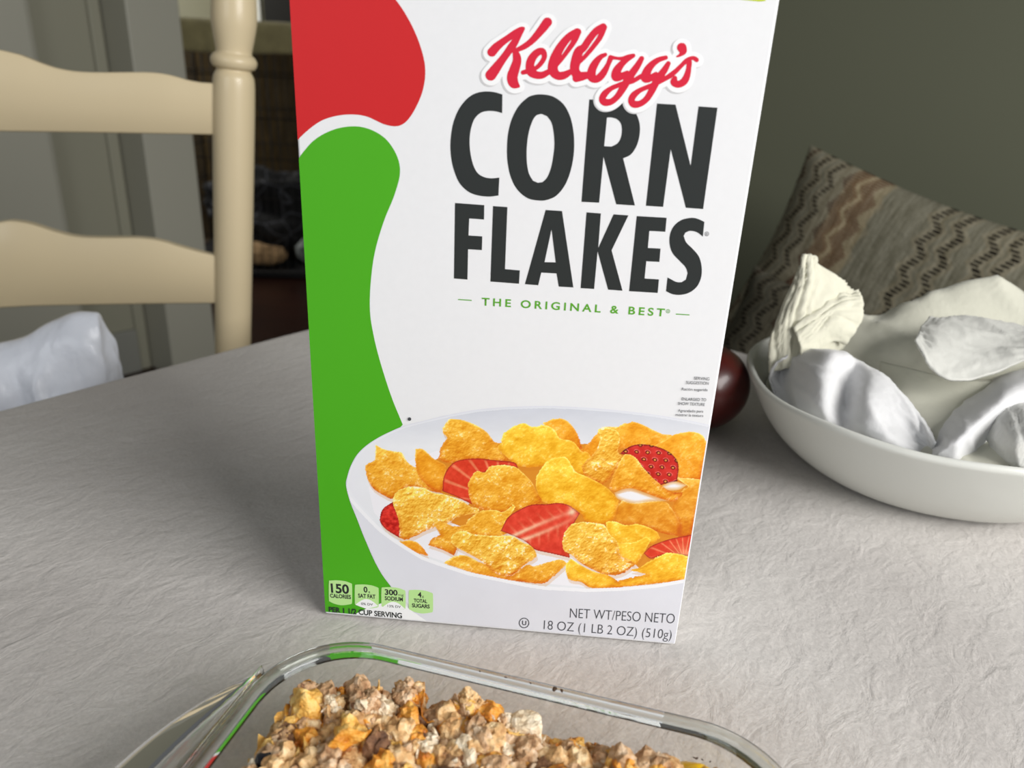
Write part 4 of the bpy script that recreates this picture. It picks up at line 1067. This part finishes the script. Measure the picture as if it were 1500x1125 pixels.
# post axis: splayed line in the back's plane, local coordinates
t_, b_0 = cl_(pt), cl_(pb); slope = (t_.x-b_0.x)/(t_.z-b_0.z)
def post_x(z): return b_0.x+slope*(z-b_0.z)
WCH = 0.47
def zpx(y, x=343):
    return cl_(at_plane(x, y, P0, CN)).z
PW = 0.0235
prof = [(0.0, 0.019), (0.30, 0.022), (zpx(520), PW*0.98), (zpx(250), PW*1.04), (zpx(150), PW*1.05), (zpx(118), PW*1.02), (zpx(108), PW*0.92), (zpx(104), PW*0.84), (zpx(101.5), PW*0.86), (zpx(99), PW*1.02), (zpx(93), PW*1.12), (zpx(87), PW*1.12), (zpx(81), PW*1.0), (zpx(78), PW*0.88),
        (zpx(70), PW*0.90), (zpx(50), PW*1.02), (zpx(30), PW*1.10), (zpx(5), PW*1.08), (zpx(-30), PW*1.0), (zpx(-90), PW*0.8), (zpx(-100), PW*1.0), (zpx(-125), PW*0.95), (zpx(-145), PW*0.4), (zpx(-150), 0.002)]
def post(sign):
    bm = bmesh.new(); pts = []; rad = []
    C_ = catmull(prof, 4)
    for z, r in C_:
        x = post_x(z)
        if sign < 0: x = -WCH - x + 2*b_0.x*0
        pts.append((x, 0, z)); rad.append(max(0.0015, r))
    add_tube(bm, pts, rad, 28); return from_bm('back_post', bm, m_chair, ch, True)
post(1); post(-1)
def slat(bot_y, top_pts, zoff=0):
    """scalloped slat: measured lower edge height and top profile, mirrored about the chair's middle"""
    tp = [cl_(at_plane(x, y, P0, CN)) for x, y in top_pts]; tp = sorted([(p.x, p.z) for p in tp])
    bz = cl_(at_plane(300, bot_y, P0, CN)).z; bz2 = cl_(at_plane(2, bot_y, P0, CN)).z
    mid = -WCH/2; xr = post_x(bz)-0.006
    xs = [x for x, z in tp if x >= mid]; zs = [z for x, z in tp if x >= mid]
    if xs[0] > mid: xs = [mid]+xs; zs = [zs[0]+0.0015]+zs
    bm = bmesh.new(); n = 60; F_, B_k = [], []
    for i in range(n+1):
        x = mid+(xr-mid)*(-1+2*i/n); ax = mid+abs(x-mid)
        zt = float(np.interp(ax, xs, zs)); k = (x-mid)/(xr-mid); bow = 0.018*(1-k*k)*0.5
        zb = bz+(bz2-bz)*(1-abs(k))*0.4
        colv = []
        for (dy, dz0, dz1) in ((-0.009, 0.002, -0.003), (-0.007, 0.0, 0.0), (0.007, 0.0, 0.0), (0.009, 0.002, -0.003)):
            colv.append((bm.verts.new((x, bow+dy, zb+dz0)), bm.verts.new((x, bow+dy, zt+dz1))))
        F_.append([colv[0][0], colv[0][1], colv[1][1], colv[2][1], colv[3][1], colv[3][0], colv[2][0], colv[1][0]])
    for a, b_ in zip(F_, F_[1:]):
        for k in range(8): bm.faces.new((a[k], a[(k+1) % 8], b_[(k+1) % 8], b_[k]))
    bm.faces.new(F_[0]); bm.faces.new(F_[-1][::-1]); bmesh.ops.recalc_face_normals(bm, faces=bm.faces)
    o = from_bm('back_slat', bm, m_chair, ch, True)
    md = o.modifiers.new('b', 'EDGE_SPLIT'); md.split_angle = math.radians(50)
    return o
S1 = [(0,73.6),(30.7,81),(61,93.5),(80,99.5),(101,104),(125,106),(153,106.4),(185,106),(215,106),(232,107),(245,109),(260,113),(276,118),(295,121),(316,122)]
S2 = [(0,326),(31,326),(45,329),(61,334),(76,339),(92,343.5),(108,347),(123,348.5),(153,349),(199,348.5),(215,349.5),(230,351.5),(245,355),(261,360),(276,364),(291,368),(304,371),(318,373)]
slat(196.3, S1); slat(443.3, S2)
dz12 = zpx(196.3)-zpx(443.3)
slat(196.3-248, [(x, y-250) for x, y in S1])
SEAT = 0.44
bm = bmesh.new(); add_box(bm, (-WCH/2, -0.20, SEAT), (WCH*0.98, 0.42, 0.03), 0, 0.008); from_bm('seat', bm, m_chair, ch)
for sx in (-0.02, -WCH+0.02):
    bm = bmesh.new(); add_tube(bm, [(sx, -0.37, 0), (sx, -0.37, 0.12), (sx, -0.37, SEAT-0.012)], [0.015, 0.021, 0.019], 16); from_bm('leg', bm, m_chair, ch, True)
bm = bmesh.new(); add_tube(bm, [(-0.02,-0.37,0.2),(-WCH+0.02,-0.37,0.2)], 0.010, 12); from_bm('stretcher', bm, m_chair, ch, True)
for sx in (0, 1):
    bm = bmesh.new(); x = post_x(0.16)-0.0 if not sx else -WCH-post_x(0.16); add_tube(bm, [(-0.02 if not sx else -WCH+0.02,-0.37,0.16),(x,0,0.16)], 0.009, 12); from_bm('stretcher', bm, m_chair, ch, True)

# ------------------------------------------------------------------ crumpled white plastic bag on the chair's seat
m_bag = mat('white_plastic_film', rgb(226,230,240), 0.35, 0.5, bump=(22, 0.5, 0.01), coat=0.15)
m_bag.node_tree.nodes['Principled BSDF'].inputs['Subsurface Weight'].default_value = 0.0
BPL = Vector((-0.47, 0.40, 0))
sil = [(-120,600),(-100,560),(-60,530),(-25,512),(0,503),(20,498),(40,490),(60,480),(80,469),(100,460),(118,456.5),(133,457),(145,459),(150,470),(157,485),(166,499),(173,520),(178,545),(180,600),(180,700)]
sw = [at_plane(x, y, BPL, CN) for x, y in sil]
bz0 = FLOOR_Z+SEAT+0.017
bm = bmesh.new(); nb_ = 44; rows = []
Sx = [(p-BPL).dot(CD) for p in sw]; Sz = [p.z for p in sw]
sx0, sx1 = min(Sx), max(Sx)
dens = catmull([(a, b_) for a, b_ in zip(Sx, Sz)], 5)
for i, (sx, sz) in enumerate(dens):
    row = []; sz = max(sz, bz0+0.004); k = (sx-sx0)/(sx1-sx0); dep = 0.075*math.sqrt(max(0.02, 1-(2*k-1)**4))
    for j in range(nb_+1):
        a = math.pi*j/nb_        # from the front foot over the top to the back foot
        q = math.cos(a); hz = math.sin(a)**0.55
        p = BPL + CD*sx + CN*(-q*dep*(0.35+0.65*(1-hz*0.6))); p.z = bz0+(sz-bz0)*hz
        nz = mnoise.ridged_multi_fractal(Vector((sx*12+p.z*7, q*1.4, p.z*7-sx*4)), 0.9, 2.2, 5, 1.0, 2.0)-1.0
        p += -CN*(0.014*nz*(1-hz**6)); p += CD*0.004*mnoise.noise(Vector((sx*40, p.z*30, q*3)))
        p.z = max(p.z, bz0+0.001)
        row.append(bm.verts.new(p))
    rows.append(row)
for a, b_ in zip(rows, rows[1:]):
    for j in range(nb_): bm.faces.new((a[j], a[j+1], b_[j+1], b_[j]))
for r_ in (rows[0], rows[-1]): bm.faces.new(r_)
bmesh.ops.recalc_face_normals(bm, faces=bm.faces)
o = from_bm('plastic_bag', bm, m_bag, None, True); tag(o, 'crumpled white plastic bag on the chair seat at the left edge', 'bag')

# ------------------------------------------------------------------ bench and lace cushions on the right
m_bench = mat('dark_bench_fabric', rgb(60,56,46), 0.9, 0.2, noise=(20, 0.2, 4))
bc = CORNER + U*0.47 + V*1.1
bh = empty('bench_seat', (bc.x, bc.y, FLOOR_Z), math.atan2(V.y, V.x)); tag(bh, 'dark upholstered bench along the wall behind the bowl', 'bench')
box('bench_base', (0,0,0.19), (2.6,0.52,0.38), m_bench, bh, 0, 0.006); box('seat_pad', (0,0,0.43), (2.62,0.54,0.10), m_bench, bh, 0, 0.03)
SEATZ = FLOOR_Z+0.48
def lace_pattern(S, Tn, seed):
    """S across, Tn down the cushion, metres; returns sRGB 0-255"""
    C = np.zeros(S.shape+(3,)); slub = vnoise(S*420, Tn*26, seed, 4, 0.6); fine = vnoise(S*900, Tn*900, seed+1, 2)
    C[:] = np.array([150,146,126]); C += ((slub-0.5)*90)[..., None]; C += ((fine-0.5)*26)[..., None]
    per = 0.048; ph = Tn/per; fr_ = ph-np.floor(ph)
    zig = np.where(fr_ < 0.62, -0.0085+0.017*(fr_/0.62)*0.5, 0.0*fr_) 
    zz = np.where(fr_ < 0.62, fr_/0.62*0.010, 0.010-(fr_-0.62)/0.38*0.026)-np.floor(ph)*0.0+0.0
    zz = np.where(fr_ < 0.62, fr_/0.62*0.012, 0.012-(fr_-0.62)/0.38*0.012)
    for cx, w_, dash, dk in ((0.020,0.004,0.0062,(70,40,26)),(0.050,0.005,0.0066,(40,30,20)),(0.079,0.005,0.0066,(36,26,18)),(0.116,0.012,0.0052,(78,32,20)),(0.148,0.012,0.0052,(80,30,18)),
                        (0.262,0.006,0.0070,(26,20,16)),(0.296,0.006,0.0070,(26,20,16)),(0.345,0.006,0.007,(26,20,16)),(0.375,0.006,0.007,(26,20,16)),(0.44,0.011,0.0052,(78,32,20)),(0.47,0.011,0.0052,(78,32,20))):
        x = S-cx+zz*1.25
        dd = (np.abs(x) < w_)
        lace = np.abs(x) < w_*2.2; C[lace] += np.array([14,10,6])
        q = (Tn/dash-np.floor(Tn/dash)) < 0.58
        C[dd & q] = np.array(dk)
    ribs = (S > 0.10) & (S < 0.165); C[ribs] += np.array([20,14,6])
    return C
m_lace = mat('lace_cushion_cotton', (1,1,1,1), 0.95, 0.1, attr='lace', bump=(160, 0.5, 0.003))
def cushion(name, P, wdt, hgt, yaw, tilt, roll, th, label, seed, drk=1.0, sag=0.0):
    n = 260; ar = np.linspace(0, 1, n); A, B = np.meshgrid(ar, ar)
    def prof_(a): return np.clip(1-np.abs(2*a-1)**3.2, 0, 1)**0.55
    vs = []; cols_ = []
    H_ = prof_(A)*prof_(B)*th/2
    inx = 0.016*np.sin(np.pi*B)*np.sign(0.5-A)*np.abs(2*A-1)**2; iny = 0.016*np.sin(np.pi*A)*np.sign(0.5-B)*np.abs(2*B-1)**2
    X = A*wdt+inx; Z = (1-B)*hgt-iny
    H_ = H_*(1+0.10*(vnoise(A*4, B*4, seed)-0.5)) 
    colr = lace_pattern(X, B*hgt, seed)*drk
    v1 = np.stack([X, -H_, Z], -1).reshape(-1, 3); v2 = np.stack([X[::4, ::4], H_[::4, ::4], Z[::4, ::4]], -1)
    q = [(i*n+j, (i+1)*n+j, (i+1)*n+j+1, i*n+j+1) for i in range(n-1) for j in range(n-1)]
    n2 = v2.shape[0]; off = n*n
    q2 = [(off+i*n2+j, off+i*n2+j+1, off+(i+1)*n2+j+1, off+(i+1)*n2+j) for i in range(n2-1) for j in range(n2-1)]
    allv = np.concatenate([v1, v2.reshape(-1, 3)])
    o = pydata(name, allv.tolist(), q+q2, m_lace, None, True)
    ca = o.data.color_attributes.new('lace', 'FLOAT_COLOR', 'POINT'); full = np.ones((len(allv), 4))
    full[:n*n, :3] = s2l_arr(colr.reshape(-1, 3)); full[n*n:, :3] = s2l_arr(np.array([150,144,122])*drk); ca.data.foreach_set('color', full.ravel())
    M = Matrix.Rotation(yaw, 4, 'Z') @ Matrix.Rotation(tilt, 4, 'X') @ Matrix.Rotation(roll, 4, 'Y')
    # P is where the upper left corner sits
    o.matrix_world = Matrix.Translation(Vector(P)) @ M @ Matrix.Translation((0, 0, -hgt))
    return tag(o, label, 'cushion', None)
YV = math.atan2(V.y, V.x)
cp = at_plane(1187, 212, CORNER+U*0.58, U)
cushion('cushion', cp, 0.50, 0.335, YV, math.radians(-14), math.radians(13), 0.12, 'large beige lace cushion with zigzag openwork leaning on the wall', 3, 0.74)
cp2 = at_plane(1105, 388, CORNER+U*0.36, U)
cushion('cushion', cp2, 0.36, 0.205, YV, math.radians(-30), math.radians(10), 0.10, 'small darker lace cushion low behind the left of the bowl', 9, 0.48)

# ------------------------------------------------------------------ dog crate in the room beyond
m_wire = mat('black_wire', rgb(16,15,14), 0.45, 0.4)
cc0 = at_z(400, 408, FLOOR_Z)
YC = math.radians(8)
crate = empty('dog_crate', (cc0.x+0.02, cc0.y, FLOOR_Z), YC); tag(crate, 'black wire dog crate with a cloth over its top beyond the doorway', 'dog crate')
CWX, CDY, CHZ = 1.0, 0.68, 1.13
def wires(name, p0, du_, dv_, lu, lv, su, sv, r=0.0022, frame=0.006):
    bm = bmesh.new(); p0 = Vector(p0); du_ = Vector(du_); dv_ = Vector(dv_)
    k = 0
    while k*su <= lu+1e-6: add_tube(bm, [p0+du_*k*su, p0+du_*k*su+dv_*lv], r, 5); k += 1
    k = 0
    while k*sv <= lv+1e-6: add_tube(bm, [p0+dv_*k*sv, p0+dv_*k*sv+du_*lu], r*1.4, 5); k += 1
    for a, b_ in ((p0, p0+du_*lu), (p0+dv_*lv, p0+du_*lu+dv_*lv), (p0, p0+dv_*lv), (p0+du_*lu, p0+du_*lu+dv_*lv)): add_tube(bm, [a, b_], frame, 6)
    return from_bm(name, bm, m_wire, crate)
hx = CWX/2
wires('front_panel', (-hx,0,0.03), (1,0,0), (0,0,1), CWX, CHZ-0.03, 0.04, 0.18)
wires('back_panel', (-hx,CDY,0.03), (1,0,0), (0,0,1), CWX, CHZ-0.03, 0.04, 0.18)
wires('side_panel', (-hx,0,0.03), (0,1,0), (0,0,1), CDY, CHZ-0.03, 0.04, 0.18)
wires('side_panel', (hx,0,0.03), (0,1,0), (0,0,1), CDY, CHZ-0.03, 0.04, 0.18)
wires('top_panel', (-hx,0,CHZ), (1,0,0), (0,1,0), CWX, CDY, 0.06, 0.17)
box('tray', (0,CDY/2,0.02), (CWX-0.01,CDY-0.01,0.03), mat('dark_plastic_tray', rgb(26,26,28), 0.5), crate, 0, 0.004)
CRM = Matrix.Translation(crate.location) @ Matrix.Rotation(YC, 4, 'Z')
def drape(name, hx_, y0, y1, zt, dropf, m, label, cat):
    bm = bmesh.new(); nx = 60; ny = 40; G = {}
    prof_ = []
    L1 = dropf; Ltop = y1-y0
    for j in range(ny+1):
        s = -L1+(Ltop+L1)*j/ny
        prof_.append((y0-0.012, zt+s) if s < 0 else (y0-0.012+s, zt))
    for i in range(nx+1):
        x = -hx_+2*hx_*i/nx
        for j, (y, z) in enumerate(prof_):
            w_ = 0.012*math.sin(x*26)+0.006*math.sin(x*61+1)
            if z < zt-0.005: p = Vector((x, y-0.008-abs(w_)*(zt-z)/max(L1, 0.01), z+0.006*math.sin(x*9)))
            else: p = Vector((x, y, z+0.003*math.sin(x*20)*math.sin(y*17)+0.004))
            G[i,j] = bm.verts.new(CRM @ p)
    for i in range(nx):
        for j in range(ny): bm.faces.new((G[i,j], G[i+1,j], G[i+1,j+1], G[i,j+1]))
    o = from_bm(name, bm, m, None, True); so = o.modifiers.new('s','SOLIDIFY'); so.thickness = 0.008; so.offset = 1
    return tag(o, label, cat)
m_blk = mat('olive_beige_blanket', rgb(168,158,116), 0.95, 0.1, noise=(14, 0.2, 4), bump=(90, 0.6, 0.006), sheen=0.3)
drape('crate_blanket', hx+0.03, 0.0, CDY, CHZ+0.012, 0.12, m_blk, 'olive beige blanket spread over the top of the dog crate', 'blanket')
# woven blind hanging behind the crate
m_blind = mat('brown_slatted_blind', rgb(86,70,42), 0.8, 0.2, noise=(9, 0.5, 3, (6,1,1)))
bl = bmesh.new()
for k in range(46):
    a = -0.75+0.033*k; add_box(bl, (a, 0, 0), (0.0322, 0.006, 1.02), 0)
o = from_bm('window_blind', bl, m_blind); o.matrix_world = CRM @ Matrix.Translation((0, CDY+0.10, 0.52)); tag(o, 'brown slatted screen standing behind the dog crate', 'screen')
# bedding inside the crate
def lump(name, c, s, m, label, cat, rough=0.25, seed=1):
    h_ = Heap(); blob(h_, (0,0,0), s, I3, seed, 0, 5, rough); h_.v[0][:, 2] = np.maximum(h_.v[0][:, 2], -s[2]*0.75); o = h_.build(name, [m], True); o.matrix_world = CRM @ Matrix.Translation(c); return tag(o, label, cat)
m_blkcloth = bpy.data.materials.new('black_cloth_with_white_lines'); m_blkcloth.use_nodes = True
nt = m_blkcloth.node_tree; N = nt.nodes; L = nt.links; b = N['Principled BSDF']; b.inputs['Roughness'].default_value = 0.9
tc = N.new('ShaderNodeTexCoord'); vo = N.new('ShaderNodeTexVoronoi'); vo.feature = 'DISTANCE_TO_EDGE'; vo.inputs['Scale'].default_value = 7
L.new(tc.outputs['Object'], vo.inputs['Vector']); cr = N.new('ShaderNodeValToRGB'); L.new(vo.outputs['Distance'], cr.inputs['Fac'])
cr.color_ramp.elements[0].position = 0.012; cr.color_ramp.elements[0].color = rgb(74,76,82); cr.color_ramp.elements[1].position = 0.03; cr.color_ramp.elements[1].color = rgb(16,16,18)
L.new(cr.outputs[0], b.inputs['Base Color'])
lump('pet_blanket', (0.02,0.40,0.26), (0.40,0.20,0.22), m_blkcloth, 'black blanket with thin white lines heaped inside the dog crate', 'blanket', 0.3, 2)
lump('pet_cushion', (-0.14,0.12,0.09), (0.18,0.08,0.055), mat('tan_cushion', rgb(170,138,98), 0.9), 'tan cushion lying in the front of the dog crate', 'cushion', 0.12, 5)
lump('pet_cushion', (0.20,0.13,0.115), (0.13,0.075,0.08), mat('grey_cushion', rgb(128,134,132), 0.9), 'grey cushion in the dog crate beside the tan one', 'cushion', 0.12, 7)
# dark cabinet and a white post further back
o = box('dark_cabinet', (0,0,0), (0.6,0.35,1.55), mat('black_lacquer', rgb(18,16,12), 0.4), None); 
pcab = at_plane(412, 20, cc0+Vector((0,1.0,0)), (0,1,0)); o.matrix_world = Matrix.Translation((pcab.x+0.21, pcab.y+0.15, FLOOR_Z+0.775)); tag(o, 'black cabinet standing beyond the dog crate', 'cabinet')
o = box('white_post', (0,0,0), (0.05,0.05,2.2), mat('white_post_paint', rgb(214,214,206), 0.5), None)
pw = at_plane(377, 20, cc0+Vector((0,1.1,0)), (0,1,0)); o.matrix_world = Matrix.Translation((pw.x, pw.y, FLOOR_Z+1.1)); tag(o, 'slim white post beside the black cabinet in the next room', 'post')

# ------------------------------------------------------------------ light
def area(name, loc, target, sx, sy, power, col):
    l = bpy.data.lights.new(name, 'AREA'); l.shape = 'RECTANGLE'; l.size = sx; l.size_y = sy; l.energy = power; l.color = col
    o = bpy.data.objects.new(name, l); COL.objects.link(o); o.location = loc
    o.rotation_euler = (Vector(target)-Vector(loc)).to_track_quat('-Z', 'Y').to_euler(); return o
area('window_daylight', (1.42, -0.80, 0.86), (0.05, 0.1, 0.0), 1.15, 1.0, 45, (1.0, 0.985, 0.96))
area('rear_fill', (-0.9, -1.9, 1.0), (-0.2, 1.0, 0.0), 1.2, 1.2, 12, (0.93, 0.97, 1.0))  # added fill lamp behind the camera, brightens the left side of the room
area('next_room_daylight', (-3.2, 3.6, 1.2), (-1.8, 6.0, 0.4), 1.0, 1.0, 80, (1.0, 0.98, 0.92))
w = bpy.data.worlds.new('world'); sc.world = w; w.use_nodes = True
w.node_tree.nodes['Background'].inputs['Color'].default_value = (0.95, 0.98, 1.0, 1); w.node_tree.nodes['Background'].inputs['Strength'].default_value = 0.10
sc.view_settings.view_transform = 'Standard'; sc.view_settings.look = 'None'; sc.view_settings.gamma = 1.0; sc.view_settings.use_curve_mapping = False
sc.view_settings.exposure = 0.0
sc.cycles.use_denoising = True
sc.cycles.max_bounces = 10; sc.cycles.transparent_max_bounces = 24
